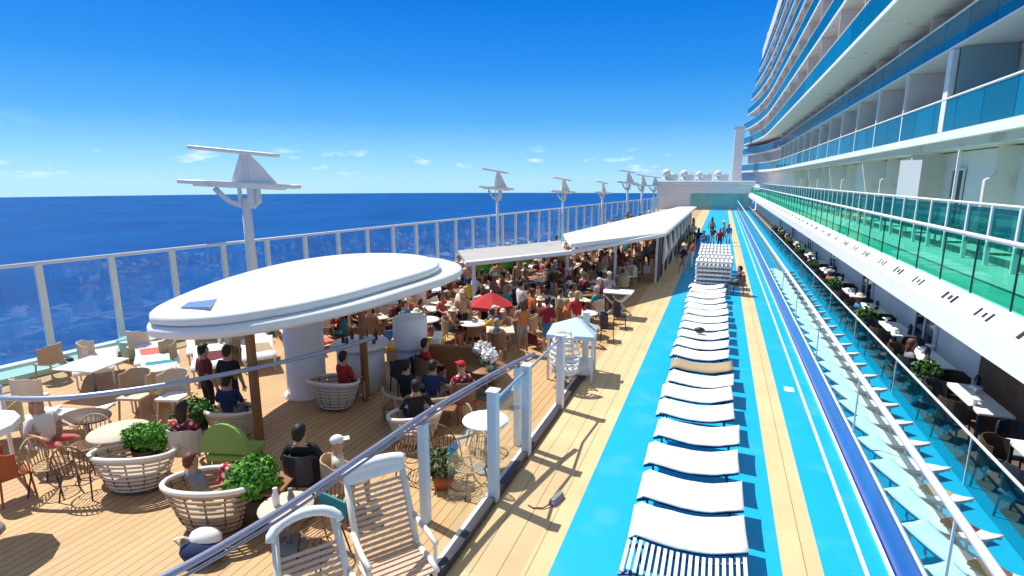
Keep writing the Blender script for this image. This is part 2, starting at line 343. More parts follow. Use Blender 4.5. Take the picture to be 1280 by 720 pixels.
# ------------------------------------------------------------------ ship superstructure (right)
YS = [-4, 20, 40, 60, 80, 90, 97, 103, 109, 114, 118, 122, 126, 130]
def plan(x0, xe, y1=130):
    o = []
    for y in YS:
        if y > y1: break
        t = max(0, (y - 90) / 40); o.append((x0 + (xe - x0) * t ** 2.2, y))
    return o
def xon(pl, y):
    for (x0, y0), (x1, y1) in zip(pl[:-1], pl[1:]):
        if y0 <= y <= y1: return x0 + (x1 - x0) * (y - y0) / (y1 - y0)
    return pl[-1][0]
ship = thing('cruise_ship_superstructure', 'tall white cruise ship side with stacked balconies and blue glass balustrades', 'ship building', (8, 40, 0))
class SB(MB):
    def build(s, name, m, parent=None, **k):
        if parent is ship or parent is None: s.v = [(a - 8, b - 40, c) for a, b, c in s.v]
        return MB.build(s, name, m, ship if parent is None else parent, **k)
# lower terrace wall under the ledge
SB().strip([(5.5, 14.2), (5.5, 104)], .3, 0, 2.2).build('terrace_wall', M['greyw'])
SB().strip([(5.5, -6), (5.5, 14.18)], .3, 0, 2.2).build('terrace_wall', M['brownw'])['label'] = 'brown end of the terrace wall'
for y in (17.5, 24, 31, 39, 48, 58):
    d = SB().box((5.48, y, 1.0), (.08, 1.5, 2.0)).build('terrace_door', M['gdoor'])
    m = MB(); 
    for yy in (-.78, 0, .78): m.box((5.45 - 8, y + yy - 40, 1.0), (.07, .09, 2.02))
    m.box((5.45 - 8, y - 40, 2.04), (.07, 1.65, .08)); m.build('door_frame', M['metal'], d)
# ledge
prof = [(4.10, 2.22), (4.10, 2.62), (4.36, 2.93), (4.52, 2.93), (4.52, 2.6), (12, 2.6), (12, 2.22)]
k = len(prof); vs = [(x, y, z) for y in (-4, 100) for x, z in prof]
SB().add(vs, [tuple(range(k)), tuple(range(2 * k - 1, k - 1, -1))] + [(i, (i + 1) % k, k + (i + 1) % k, k + i) for i in range(k)]).build('ledge', M['white'])
y = 6.0; i = 0
while y < 60 and i < 33:
    for q in range(3):
        SB().box((4.235, y + q * .2 + (.05 if q == 2 else 0), 2.79), (.17 - .07 * (q % 2), .10 - .03 * (i % 2), .012), ry=-math.atan2(.31, .26)).build('ledge_vent', M['dark'])
    y += 1.5 + (.35 if i % 3 == 1 else 0); i += 1
SB().prism([(4.54, -4), (9.6, -4), (9.6, 100), (4.54, 100)], 2.604, 3.0).build('green_deck', M['green'])
# promenade room wall behind the green deck
SB().strip(plan(9.6, 3.6), .25, 3.0, 6.2).build('cabin_wall', M['greyw'])
def door(y, x, z, w=1.3, h=2.3):
    d = SB().box((x - .02, y, z + h / 2), (.06, w, h)).build('cabin_door', M['gdoor'])
    m = MB()
    for yy in (-w / 2, .1, w / 2): m.box((x - .07 - 8, y + yy - 40, z + h / 2), (.06, .10, h + .05))
    m.box((x - .07 - 8, y - 40, z + h + .06), (.06, w + .2, .12)); m.build('door_frame', M['metal'], d)
    MB().box((x - .12 - 8, y + .3 - 40, z + 1.05), (.05, .04, .2)).build('handle', M['metal'], d)
for y in (29.5, 33.2, 44, 58, 72): door(y, 9.6, 3.1)
# angled dividers under the first slab
for i, y in enumerate((24.5, 31.5, 38.5, 41.5, 50, 53.5, 62, 66, 75, 80)):
    z1 = 6.18
    poly = [(9.62, 3.0), (8.9, 3.0), (8.25, z1), (9.62, z1)] if i % 2 else [(9.62, 3.0), (8.7, 3.0), (8.7, 5.0), (9.0, 5.2), (9.0, z1), (9.62, z1)]
    m = SB(); vs = [(x, y - .1, z) for x, z in poly] + [(x, y + .1, z) for x, z in poly]; k = len(poly)
    m.add(vs, [tuple(range(k)), tuple(range(2 * k - 1, k - 1, -1))] + [(a, (a + 1) % k, k + (a + 1) % k, k + a) for a in range(k)])
    m.build('divider', M['beigew'])
for y in (25.2,): SB().box((8.1, y, 4.55), (.09, .09, 3.1)).build('divider_post', M['metal'])
SB().box((8.05, 30.6, 4.6), (.03, 1.0, 2.6), rz=.7).build('screen_panel', M['metal'])
# level 1 and 2
Q1, Q2 = plan(8, 2.6), plan(8, 2.75)
def inset(pl, d): return [(x + d, y) for x, y in pl]
def poly_of(pl, xr): return pl + [(xr, pl[-1][1]), (xr, pl[0][1])]
def balustrade(pl, z0, z1, y0=12, y1=100, step=2.35, name='balustrade_glass', gm=None, lim=60):
    y = y0; i = 0
    while y < y1 and i < lim:
        ye = min(y + step - .035, y1); x0, x1 = xon(pl, y), xon(pl, ye)
        SB().strip([(x0 + .05, y), (x1 + .05, ye)], .02, z0, z1).build(name, gm or M['gblue']); y += step; i += 1
        if y > 60: step = 4.7
    if y1 > 99 or True:
        rest = [p for p in pl if p[1] > y]
        if len(rest) > 1: SB().strip([(a + .05, b) for a, b in [(xon(pl, y), y)] + rest], .02, z0, z1).build(name, gm or M['gblue'])
SB().prism(poly_of(Q1, 14), 6.52, 6.86).build('floor_slab', M['white'])
SB().prism(poly_of(inset(Q1, .35), 13.9), 6.24, 6.518).build('slab_step', M['beigew'])
balustrade(Q1, 6.88, 8.10); SB().tube([(x + .05, y, 8.14) for x, y in Q1], .05, 6).build('top_rail', M['white'])
SB().strip(inset(Q1, 2.0), .2, 6.862, 10.0).build('cabin_wall', M['beigew'])
SB().prism(poly_of(Q2, 14), 10.02, 10.10).build('floor_slab', M['white'])
balustrade(Q2, 10.12, 11.26); SB().tube([(x + .05, y, 11.3) for x, y in Q2], .045, 6).build('top_rail', M['white'])
SB().strip(inset(Q2, 1.6), .2, 10.102, 12.0).build('cabin_wall', M['greyw'])
for i, y in enumerate([27.4] + [33 + 5.2 * j for j in range(13)]):
    x = xon(Q1, y)
    if i == 0:
        SB().box((x + .12, y, 8.44), (.2, .5, 3.12)).build('pillar', M['white'])
        SB().box((x + 1.05, y - .6, 8.44), (1.75, .05, 3.12)).build('partition', M['gpart'])['label'] = 'tinted glass partition'
        SB().box((x + 1.05, y + .3, 8.44), (1.75, .05, 3.12)).build('partition', M['beigew'])
    else:
        SB().box((x + 1.05, y, 8.44), (1.8, .10, 3.14)).build('partition', M['beigew'])
        SB().box((x + .1, y, 8.44), (.12, .14, 3.14)).build('pillar', M['white'])
        SB().box((x + 1.0, y + 1.1, 7.9), (1.4, .06, 2.0), rz=.35).build('partition', M['beigew'])
    d = SB().box((x + 1.97, y + 2.6, 7.95), (.06, 2.0, 2.15)).build('balcony_door', M['gdoor'])
    MB().box((x + 1.92 - 8, y + 2.6 - 40, 9.06), (.07, 2.15, .09)).box((x + 1.92 - 8, y + 2.6 - 40, 7.95), (.07, .08, 2.15)).build('door_frame', M['metal'], d)
for j in range(17):
    y = 21.5 + 4.6 * j; x = xon(Q2, y)
    SB().box((x + .85, y, 11.05), (1.5, .08, 1.88)).build('partition', M['beigew'])
# upper floors, stepping out over the lower balconies
zs = [12.04, 15.25, 18.35, 21.3, 24.2, 27.1]
for fi, z in enumerate(zs):
    q = plan(6.0, 2.7 + (z - 12) / 18 * 3.2)
    SB().prism(poly_of(q, 14), z, z + .07).build('floor_slab', M['soffit'])
    SB().strip(inset(q, -.04), .10, z - .06, z + .15).build('slab_edge', M['white'])
    balustrade(q, z + .16, z + 1.46, y0=18, step=4.7, lim=20); SB().tube([(x + .05, y, z + 1.5) for x, y in q], .045, 6).build('top_rail', M['white'])
    nz = (zs[fi + 1] if fi < 5 else 30.) - .02
    SB().strip(inset(q, 1.9), .2, z + .072, nz).build('cabin_wall', M['greyw'])
    for j in range(13):
        y = 27 + 7.0 * j + (fi % 2) * 1.6
        if y < 126: SB().box((xon(q, y) + .95, y, (z + nz) / 2 + .03), (1.78, .10, nz - z - .1)).build('partition', M['beigew'])
q = plan(6.0, 5.9)
SB().prism(poly_of(q, 14), 30.0, 30.5).build('roof', M['white'])
SB().strip(inset(q, -.15), .12, 29.3, 31.4).build('roof_parapet', M['white'])
SB().prism([(6.4, 130.02), (14, 130.02), (14, 132), (6.4, 132)], 0, 30.4).build('end_wall', M['white'])
SB().box((6.9, 128.5, 32), (1.2, 2.2, 4.5)).build('funnel_housing', M['white'])
SB().box((14.2, 63, 15), (.3, 138, 30)).build('core_wall', M['greyw'])
st = thing('stair_tower', 'slim white block standing at the far end of the tower', 'tower', (2.35, 118, 0))
MB().box((0, 0, 7.4), (1.7, 3, 14.8)).build('shaft', M['white'], st, bevel=.1); MB().box((0, 0, 14.95), (2.0, 3.3, .3)).build('cap', M['metal'], st)
# fences on the green deck
fence('ledge_glass_balustrade', 'green tinted glass balustrade with white rail on the overhanging ledge', 'glass fence', [(4.44, 3), (4.44, 98)], 2.93, 1.06, lambda k: 1.55 if k < 40 else 3, (.012, .03), .045, M['ggreen'], M['kerb'], rm=M['metal'], lift=.03)
fence('inner_glass_balustrade', 'dark teal glass balustrade on white posts across the green deck', 'glass fence', [(6.0, 8), (6.0, 98)], 3.0, 1.42, lambda k: 1.35 if k < 48 else 2.4, (.09, .09), .04, M['gdark'], M['metal'], lift=.45)
# ------------------------------------------------------------------ far end of the deck
ew = thing('deckhouse', 'low white deckhouse closing the far end of the deck', 'deckhouse', (0, 100, 0))
MB().box((-3.0, 1.0, 2.1), (15.6, 1.6, 4.2)).build('wall', M['white'], ew); MB().box((-3.0, .9, 4.55), (16.2, 2.4, .6)).build('roof', M['shell'], ew, bevel=.12)
MB().box((-3.0, .8, 4.08), (15.9, 2.0, .16)).build('roof_step', M['greyw'], ew)
m = MB()
for i in range(5): m.box((-4.3 + i * 1.75, .14, 1.5), (1.65, .06, 2.4))
m.build('window_band', M['gteal'], ew); MB().box((0., .17, 1.5), (9.2, .02, 2.6)).build('window_wall', M['pale'], ew)
def dome(x, w, label, lob):
    t = thing('radar_dome', label, 'radar dome', (x, 100.9, 4.9), 0, 'radar domes on the far deckhouse')
    MB().lathe([(w * .5, 0), (w * .42, .5)], n=12).build('pedestal', M['metal'], t)
    MB().ell((0, 0, .5 + w * .55), (w * .55, w * .55, w * .55), 14, 9).build('dome', M['white'], t)
    if lob: MB().box((lob, 0, .55), (1.5, .9, 1.1)).box((lob * 1.2, 0, 1.2), (.5, .5, .4)).build('equipment_box', M['white'], t, bevel=.08)
dome(-9.4, 1.35, 'radar dome at the seaward corner of the far deckhouse roof', 1.25)
dome(-6.4, 1.2, 'second radar dome inboard from the seaward corner of the deckhouse', .95)
dome(-3.9, 1.0, 'small radar dome with a grey equipment box, third from the sea', 1.3)
dome(-.9, 1.1, 'radar dome nearest the tower on the far deckhouse roof', 1.0)
# ------------------------------------------------------------------ light masts
def mast():
    t = thing('deck_mast', '', 'mast')
    MB().tube([(0, 0, 0), (0, 0, 2.8), (0, 0, 4.35)], [.22, .17, .15], 10).build('pole', M['metal'], t)
    m = MB(); arc = [(-1.0, 0, 4.72), (-.82, 0, 4.5), (-.5, 0, 4.22), (-.1, 0, 4.1), (.3, 0, 4.1), (.45, 0, 4.22), (.42, 0, 4.72)]
    m.tube(arc, .10, 6); m.box((-.18, 0, 4.45), (.09, .16, .6)); m.box((.2, 0, 4.5), (.22, .2, .7)); m.build('bracket', M['metal'], t, bevel=0)
    m = MB(); m.box((-.15, 0, 4.86), (3.9, .85, .14), ry=.05); m.box((-.15, 0, 4.80), (3.0, .5, .16), ry=.05); m.build('lower_wing', M['white'], t, bevel=.05)
    m = MB(); m.box((-.25, 0, 5.98), (2.9, .6, .13), ry=.10); m.build('upper_wing', M['white'], t, bevel=.05)
    m = MB(); m.add([(-.42, -.05, 4.93), (1.15, -.05, 4.85), (.25, -.05, 5.9), (-.05, -.05, 5.9), (-.42, .05, 4.93), (1.15, .05, 4.85), (.25, .05, 5.9), (-.05, .05, 5.9)],
          [(0, 1, 2, 3), (7, 6, 5, 4), (0, 4, 5, 1), (1, 5, 6, 2), (2, 6, 7, 3), (3, 7, 4, 0)]); m.build('sail_plate', M['white'], t)
    MB().box((.1, 0, 5.4), (.2, .25, 1.1)).build('spine', M['metal'], t, bevel=.03)
    return t
mp_ = mast(); LM = 'white deck masts along the windbreak'
for (px, lab, rz, s) in ((318, 'largest white mast with two flat wings rising beside the big round canopy', .36, 1), (622, 'second white winged mast from the camera above the windbreak', .5, 1), (703, 'third white winged mast from the camera above the windbreak', .8, .98),
                     (752, 'fourth white mast, slim against the sea before the far cluster', 1.2, .95), (783, 'first white mast of the far cluster of three before the deckhouse', .4, 1.02), (801, 'middle white mast of the far cluster of three before the deckhouse', .9, 1.12), (816, 'last white mast beside the far deckhouse wall', .2, 1.05)):
    lo, hi = 4., 110.
    for _ in range(50):
        mm = (lo + hi) / 2; v = Vector((wx(mm) + .35, mm, 1 - H)); 
        if 640 + F * v.dot(_r) / v.dot(_f) < px: lo = mm
        else: hi = mm
    place(mp_, wx(lo) + .35, lo, rz, lab, LM, s=(s * (1.06 if px == 318 else .56), s * .7, {318: 1, 622: .93, 703: .85, 752: .80, 783: .98, 801: .92, 816: .90}[px]))
def spl(p, n=6):
    o = []
    for i in range(len(p) - 1):
        a, b, c, d = (Vector(p[max(0, i - 1)]), Vector(p[i]), Vector(p[i + 1]), Vector(p[min(len(p) - 1, i + 2)]))
        for k in range(n):
            t = k / n; o.append(.5 * ((2 * b) + (c - a) * t + (2 * a - 5 * b + 4 * c - d) * t * t + (3 * b - a - 3 * c + d) * t ** 3))
    return o + [Vector(p[-1])]
# ------------------------------------------------------------------ canopies
cc = thing('round_canopy', 'big white round canopy shading the bar, skylight pane near its edge', 'canopy', (-8.9, 9.7, 0))
OUT = spl([(q[0] + 8.9, q[1] - 9.7, 0) for q in [(-8.95, 6.12), (-8.3, 6.2), (-7.55, 6.65), (-6.9, 7.6), (-6.45, 8.8), (-6.2, 10.2), (-6.02, 11.5), (-6.1, 12.4), (-6.6, 13.2), (-7.6, 13.75), (-8.8, 13.7), (-9.8, 13.1), (-10.4, 12), (-10.6, 10.6), (-10.4, 9), (-9.95, 7.6), (-9.45, 6.55), (-8.95, 6.12)]], 4)[:-1]
CT = Vector((.55, .35, 0)); TIP = Vector((-.05, -3.5, 0))
def loft(rings):
    m = MB(); vs = []; k = len(OUT)
    for sc_, z in rings: vs += [(*(CT + (p - CT) * sc_).xy, z + .034 * ((CT + (p - CT) * sc_).y + 3.5)) for p in OUT]
    fs = [(i * k + j, i * k + (j + 1) % k, (i + 1) * k + (j + 1) % k, (i + 1) * k + j) for i in range(len(rings) - 1) for j in range(k)]
    fs += [tuple(range(k))[::-1], tuple((len(rings) - 1) * k + j for j in range(k))]
    return m.add(vs, fs, 0, True)
loft([(.1, 2.40), (.93, 2.34), (.985, 2.36), (1.0, 2.42), (1.0, 2.50), (.985, 2.55), (.94, 2.57), (.1, 2.58)]).build('rim', M['shell'], cc)
m = loft([(.1, 2.56), (.96, 2.56), (.985, 2.60), (.985, 2.70), (.965, 2.745), (.9, 2.78), (.7, 2.86), (.45, 2.91), (.15, 2.93)])
m.v = [(TIP.x + (x - TIP.x) * .90, TIP.y + (y - TIP.y) * .90, z) for x, y, z in m.v]; m.build('dome', M['shell'], cc)
sk = MB(); q4 = [(at(px, py, 2.80)[0] + 8.9, at(px, py, 2.80)[1] - 9.7) for px, py in ((262, 367), (276, 376), (262, 388), (226, 386))]
sk.add([(x, y, z + (.03, .03, -.005, -.035)[i]) for z in (2.865, 2.75) for i, (x, y) in enumerate(q4)],
       [(0, 1, 2, 3), (7, 6, 5, 4), (0, 4, 5, 1), (1, 5, 6, 2), (2, 6, 7, 3), (3, 7, 4, 0)])
sk.build('skylight', M['gsky'], cc)
MB().lathe([(.52, 0), (.52, .08), (.44, .12), (.44, 2.48)], n=28).build('column', M['shell'], cc)
for (x, y) in ((-7.95, 7.3), (-7.35, 9.85)): MB().box((x + 8.9, y - 9.7, 1.2), (.13, .13, 2.4)).build('post', M['brown'], cc, bevel=.015)
for k in range(10):
    a = k * .628; MB().tube([(.5 * math.cos(a), .5 * math.sin(a), 2.15), (.4 + 2.0 * math.cos(a), .3 + 2.6 * math.sin(a), 2.36)], .04, 5).build('rib', M['metal'], cc)
b2 = thing('bar_counter', 'white round bar counter under the big canopy with bottles on it', 'bar', (-8.0, 10.6, 0))
MB().lathe([(.58, 0), (.56, 1.05)], n=28).build('drum', M['shell'], b2); MB().lathe([(.68, 1.05), (.70, 1.08), (.68, 1.12)], n=28).build('top', M['white'], b2)
for i in range(7): 
    a = i * .9; o = MB().lathe([(.04, 0), (.04, .18), (.015, .24), (.015, .3)], n=8).build('bottle', [M['leafc'], M['brownd'], M['gdoor']][i % 3], None)
    o.location = (-8.0 + .4 * math.cos(a), 10.6 + .4 * math.sin(a), 1.12); tag(o, 'small bottle standing on the round white bar counter', 'bottle', 'bottles on the bar counter')
pd = thing('round_pedestal', 'tall pale grey round pedestal beside a brown post at the canopy edge', 'pedestal', (-6.95, 11.2, 0))
MB().lathe([(.30, 0), (.34, .7), (.30, .9)], n=24).build('base', M['greyw'], pd); MB().lathe([(.36, .92), (.42, 1.0), (.42, 1.65), (.38, 1.72)], n=24).build('drum', M['shell'], pd)
# long canopy further along
lc = thing('long_canopy', 'long flat white canopy roof over the crowded deck beyond the round one', 'canopy', (0, 0, 0))
roof = [(-5.35, 20.4), (-2.45, 26.6), (-2.25, 54), (-3.7, 53), (-6.7, 24.2)]
MB().prism(roof, 2.40, 2.58).build('roof', M['shell'], lc, bevel=.04)
MB().prism([(-9.6, 19.2), (-8.0, 16.6), (-5.45, 20.25), (-6.8, 24.1)], 2.14, 2.28).build('lower_roof', M['roofg'], lc, bevel=.03)
MB().tube([(-8.0, 16.55, 2.2), (-5.4, 20.3, 2.24), (-2.42, 26.55, 2.46), (-2.2, 54, 2.5)], .10, 6).build('edge_trim', M['metal'], lc)
for (x, y) in ((-7.9, 17.0), (-5.6, 20.9), (-4.2, 23.8), (-2.75, 26.9), (-2.65, 29.5), (-2.65, 32), (-2.6, 35), (-2.6, 38.5), (-2.6, 42), (-2.55, 47), (-2.5, 53), (-6.0, 27), (-5.2, 35), (-4.6, 43)):
    hp = 2.18 if x < -5.5 and y < 22 else 2.4; MB().box((x, y, hp / 2), (.10, .10, hp)).build('post', M['metal'], lc)
for i in range(12):
    y = 27.6 + 2.05 * i; MB().box((-2.72 + .006 * i, y + .3, 1.2), (.07, 1.35, 2.3)).build('screen', M['brownd'], lc)
for i in range(9):
    y = 27.0 + 2.7 * i; MB().tube([(-2.42, y, 2.4), (-2.36, y + .05, 1.6), (-2.45, y, 1.0)], [.05, .14, .05], 6).build('drape', M['cream'], lc)
# ------------------------------------------------------------------ glass barrier and hand rails (front left)
gb = thing('glass_barrier', 'pale blue posted glass barrier on a dark kerb beside the teak walkway', 'glass fence', (-3.05, 7, 0))
MB().box((0, .5, .06), (.12, 13.5, .12)).build('kerb', M['kerb'], gb)
MB().box((-.1, .5, .05), (.07, 13.4, .1)).build('kerb_trim', M['metal'], gb)
for y, h, m in ((7.2, 1.82, 'bluepost'), (8.75, 1.72, 'bluepost'), (11.0, 1.66, 'metal'), (13.4, 1.62, 'metal')):
    p = MB().box((0, y - 7, h / 2 + .02), (.15, .17, h)).build('post', M[m], gb, bevel=.015); MB().box((0, y - 7, h + .035), (.18, .2, .03)).build('post_cap', M['metal'], p)
for a, b in ((5.7, 7.1), (7.3, 8.65)): MB().box((0, (a + b) / 2 - 7, .9), (.014, b - a, 1.5)).build('glass_panel', M['gclear'], gb)
for z, y0, y1 in ((1.66, 7.2, 8.75), (1.64, 8.75, 11)): MB().tube([(0, y0 - 7, z), (-.06, (y0 + y1) / 2 - 7, z - .06), (0, y1 - 7, z)], .025, 6).build('mid_rail', M['rail2'], gb)
h1 = thing('hand_rail', 'long curved violet grey hand rail sweeping over the deck chairs', 'hand rail', (-4, 6, 0))
pts = [(-4.75, 1.2), (-4.42, 2.2), (-4.16, 2.9), (-3.98, 3.9), (-3.88, 5.2), (-3.76, 6.7), (-3.45, 8.6), (-3.2, 9.6)]
MB().tube([(q.x + 4, q.y - 6, 1.69) for q in spl(pts)], .037, 10).build('rail', M['rail'], h1)
MB().tube([(q.x + 4, q.y - 6, 1.60) for q in spl(pts)], .018, 6).build('lower_rail', M['rail'], h1)
for (x, y) in ((-3.79, 6.35), (-3.35, 9.1)): MB().box((x + 4, y - 6, .79), (.13, .13, 1.58)).build('post', M['bluepost'], h1, bevel=.012)
MB().tube([(-4.75 + 4, 1.2 - 6, 1.6), (-4.75 + 4, 1.2 - 6, 0)], .03, 8).build('post', M['rail'], h1)
h2 = thing('curved_rail', 'blue grey curved rail on brown posts in front of the round bar', 'hand rail', (-8.5, 6.5, 0))
pts2 = [(-11.1, 5.0), (-10.75, 4.72), (-10.2, 4.8), (-9.45, 5.16), (-8.6, 6.02), (-7.84, 7.2), (-7.2, 8.7), (-6.95, 9.7)]
MB().tube([(q.x + 8.5, q.y - 6.5, 1.6) for q in spl(pts2)], .045, 10).build('rail', M['rail2'], h2)
MB().tube([(-7.95 + 8.5, 7.3 - 6.5, 1.55), (-7.9 + 8.5, 7.16 - 6.5, 1.58)], .03, 6).build('bracket', M['metal'], h2)
MB().tube([(-7.35 + 8.5, 9.85 - 6.5, 1.55), (-7.0 + 8.5, 9.6 - 6.5, 1.58)], .03, 6).build('bracket', M['metal'], h2)
MB().tube([(-2.6, -1.5, 1.58), (-2.6, -1.5, 0)], .03, 8).build('post', M['metal'], h2)
# ------------------------------------------------------------------ furniture prototypes
ORD = ['first', 'second', 'third', 'fourth', 'fifth', 'sixth', 'seventh', 'eighth', 'ninth', 'tenth', 'eleventh', 'twelfth', 'thirteenth', 'fourteenth', 'fifteenth', 'sixteenth', 'seventeenth', 'eighteenth', 'nineteenth', 'twentieth']
ORD += ['twenty-' + o for o in ORD[:9]]
def lounger(L=1.5, W=.78, pad=True, fm='navym', seed=0, dip=.10):
    t = thing('sun_lounger', '', 'sun lounger')
    nx = 14; ny = 6; rnd = random.Random(seed)
    def zp(u): return .36 + dip * (2 * u - 1) ** 2 + (.05 * max(0, u - .7) / .3) - (.10 * max(0, .07 - u) / .07)
    if pad:
        vs = []; fs = []; th = .075
        for s in (1, 0):
            for i in range(nx + 1):
                for j in range(ny + 1):
                    u = i / nx; v = j / ny; e = min(1, 7 * min(u, 1 - u, v, 1 - v) + .25)
                    z = zp(u) + (th * e if s else 0) + .016 * noise.noise((u * 4, v * 3, seed)) + .006 * noise.noise((u * 11, v * 8, seed))
                    sag = -.045 * (1 - (2 * v - 1) ** 2)
                    vs.append(((u - .5) * L, (v - .5) * W + .022 * noise.noise((u * 3, seed, 2 + 4 * v)), z + sag * .4))
        n1 = (nx + 1) * (ny + 1); idx = lambda s, i, j: (0 if s else n1) + i * (ny + 1) + j
        for i in range(nx):
            for j in range(ny):
                fs.append((idx(1, i, j), idx(1, i + 1, j), idx(1, i + 1, j + 1), idx(1, i, j + 1))); fs.append((idx(0, i, j), idx(0, i, j + 1), idx(0, i + 1, j + 1), idx(0, i + 1, j)))
        for i in range(nx):
            for j in (0, ny): fs.append((idx(1, i, j), idx(0, i, j), idx(0, i + 1, j), idx(1, i + 1, j)))
        for j in range(ny):
            for i in (0, nx): fs.append((idx(1, i, j), idx(1, i, j + 1), idx(0, i, j + 1), idx(0, i, j)))
        m = MB().add(vs, fs, 0, True); m.build('mattress', M['white2'], t)
    else:
        m = MB(); k = 19
        for i in range(k):
            u = (i + .5) / k; m.box(((u - .5) * L, 0, zp(u) + .02), (.042, W, .02), ry=-.3 * (u - .5))
        m.build('slats', M['metal'], t)
    m = MB()
    for s in (-1, 1): m.tube([((u - .5) * L, s * (W / 2 - .04), zp(u) - .03) for u in [i / 8 for i in range(9)]], .022, 5)
    for u in (.06, .5, .94): m.box(((u - .5) * L, 0, zp(u) - .04), (.03, W - .08, .03))
    m.build('frame', M[fm], t)
    for u in (.1, .88):
        for s in (-1, 1): MB().tube([((u - .5) * L, s * (W / 2 - .05), zp(u) - .02), ((u - .5) * L + .03, s * (W / 2 - .05), 0)], .02, 5).build('leg', M[fm], t)
    return t
LPS = [lounger(1.46, .78, True, seed=k) for k in (3, 7, 15)]; LB = lounger(1.46, .62, False); LS = lounger(1.5, .74, True, 'metal', 8)
# central row of white loungers
GL = 'white loungers in a row down the blue lane'
lx = (at(862, 700)[0]); y = None
# bare one nearest the camera, then the padded ones
b0 = place(LB, -.13, 6.12, .0, 'nearest lounger on the blue lane, bare striped white slats without a mattress', GL, z=.004)
ys = [6.92, 7.86, 8.9, 9.98, 10.95, 11.9, 12.85]
yy = ys[-1]
while yy < 24.6: yy += 1.0; ys.append(yy)
for i, y in enumerate(ys):
    if i == 7: continue
    lab = 'white padded lounger on the blue lane, %s behind the bare slatted one' % ORD[i]
    place(LPS[(i * 2 + i // 3) % 3], -.13 - .012 * i + random.uniform(-.045, .045), y + random.uniform(-.04, .04), random.uniform(-.045, .045), lab, GL, z=.004, s=(1, 1 if i < 7 else .95, 1))
gl = lounger(1.46, .72, True, seed=5)
for c in gl.children:
    if c.name.startswith('mattress'): c.data.materials[0] = CM['khaki']
place(gl, -.2, ys[7], .02, 'lounger with a khaki green cover among the white ones on the blue lane', GL, z=.004)
bag = MB().ell((0, 0, .09), (.16, .10, .10), 10, 6).build('bag', M['dark']); bag.location = (-.35, ys[10], .46); tag(bag, 'small black bag left on a white lounger of the central row', 'bag')
# stacked loungers
def slatted():
    t = thing('stacked_lounger', '', 'sun lounger')
    m = MB()
    for i in range(9): m.box((-.70 + i * .175, 0, .10), (.11, .92, .03))
    m.build('slats', M['white'], t)
    m = MB()
    for s in (-1, 0, 1): m.box((0, s * .42, .055), (1.52, .06, .06))
    for s in (-1, 1): m.box((s * .73, 0, .04), (.05, .9, .08))
    m.build('frame', M['metal'], t)
    return t
SL = slatted()
for k in range(6):
    for j in range(8):
        lv = ['lowest', 'second from the bottom', 'third from the bottom', 'fourth from the bottom', 'fifth from the bottom', 'sixth from the bottom', 'second from the top', 'topmost'][j]
        place(SL, -.14 + random.uniform(-.02, .02) + (.08 if k == 1 else 0), 26.0 + 1.25 * k, math.pi * (j % 2), 'white slatted lounger, %s of the %s lounger stack' % (lv, ['front', 'second', 'third', 'fourth', 'fifth', 'rearmost'][k]), 'stacked white loungers', z=.006 + .19 * j)
# slanted loungers behind the low glass barrier
GR = 'slanted loungers behind the low glass barrier'
LR = lounger(1.40, .40, True, 'metal', 12, .17)
p1, p2 = Vector(at(1119, 626, .4)), Vector(at(1217, 687, .4)); rz = math.atan2(p2.y - p1.y, p2.x - p1.x)
for i in range(28):
    y = 4.9 + i * .88 + (0 if i < 14 else (i - 14) * .12)
    o = place(LR, 3.08, y, rz + random.uniform(-.03, .03), 'slanted white lounger behind the low glass barrier, %s from the camera' % ORD[i], GR, z=.004)
    if i in (3, 4, 5):
        tw = MB().box((0, 0, 0), (.34, .30, .06)).build('towel', CM[['brown', 'maroon', 'khaki'][i - 3]], bevel=.02); tw.location = (3.26, y - .27, .50); tw.rotation_euler = (0, 0, rz)
        tag(tw, '%s folded towel on a slanted lounger behind the glass' % ['brown', 'maroon', 'khaki'][i - 3], 'towel')
def wicker_tub(L=1.3, W=.85, h=.62, mt='wickl', open_=1.0):
    t = thing('wicker_tub_chair', '', 'wicker chair')
    def ring(k, z, a0=-.0, a1=2 * math.pi, n=36, lift=0.):
        o = []
        for i in range(n):
            a = a0 + (a1 - a0) * i / (n if a1 - a0 > 6.2 else n - 1); zz = z + lift * (.5 - .5 * math.sin(a)) ** 2
            o.append((L / 2 * k * math.cos(a), W / 2 * k * math.sin(a), zz))
        return o
    m = MB(); nb = 8
    for q in range(nb):
        f = q / (nb - 1); m.tube(ring(.62 + .36 * f ** .8, .10 + (h - .16) * f, lift=.10 * f), .031, 5, True, flat=.7)
    m.build('basket', M[mt], t)
    m = MB()
    for i in range(14):
        a = 2 * math.pi * i / 14; l = .10 * (.5 - .5 * math.sin(a)) ** 2
        m.tube([(L / 2 * k * .985 * math.cos(a), W / 2 * k * .985 * math.sin(a), z + (l if z > .3 else 0)) for k, z in ((.6, .06), (.8, .26), (.97, h - .03))], .012, 4)
    m.build('ribs', M['wickd'], t)
    MB().tube(ring(1.0, h, lift=.10), .04, 7, True).build('rim', M['cream'], t)
    MB().lathe([(.02, .28), (.74, .28), (.78, .33), (.74, .38), (.02, .39)], n=28, sx=L / 2, sy=W / 2).build('seat_cushion', M['cush'], t)
    for a in (.6, 2.5, 3.7, 5.6): MB().tube([(L / 2 * .55 * math.cos(a), W / 2 * .55 * math.sin(a), .12), (L / 2 * .6 * math.cos(a), W / 2 * .6 * math.sin(a), 0)], .022, 5).build('leg', M['wickd'], t)
    return t
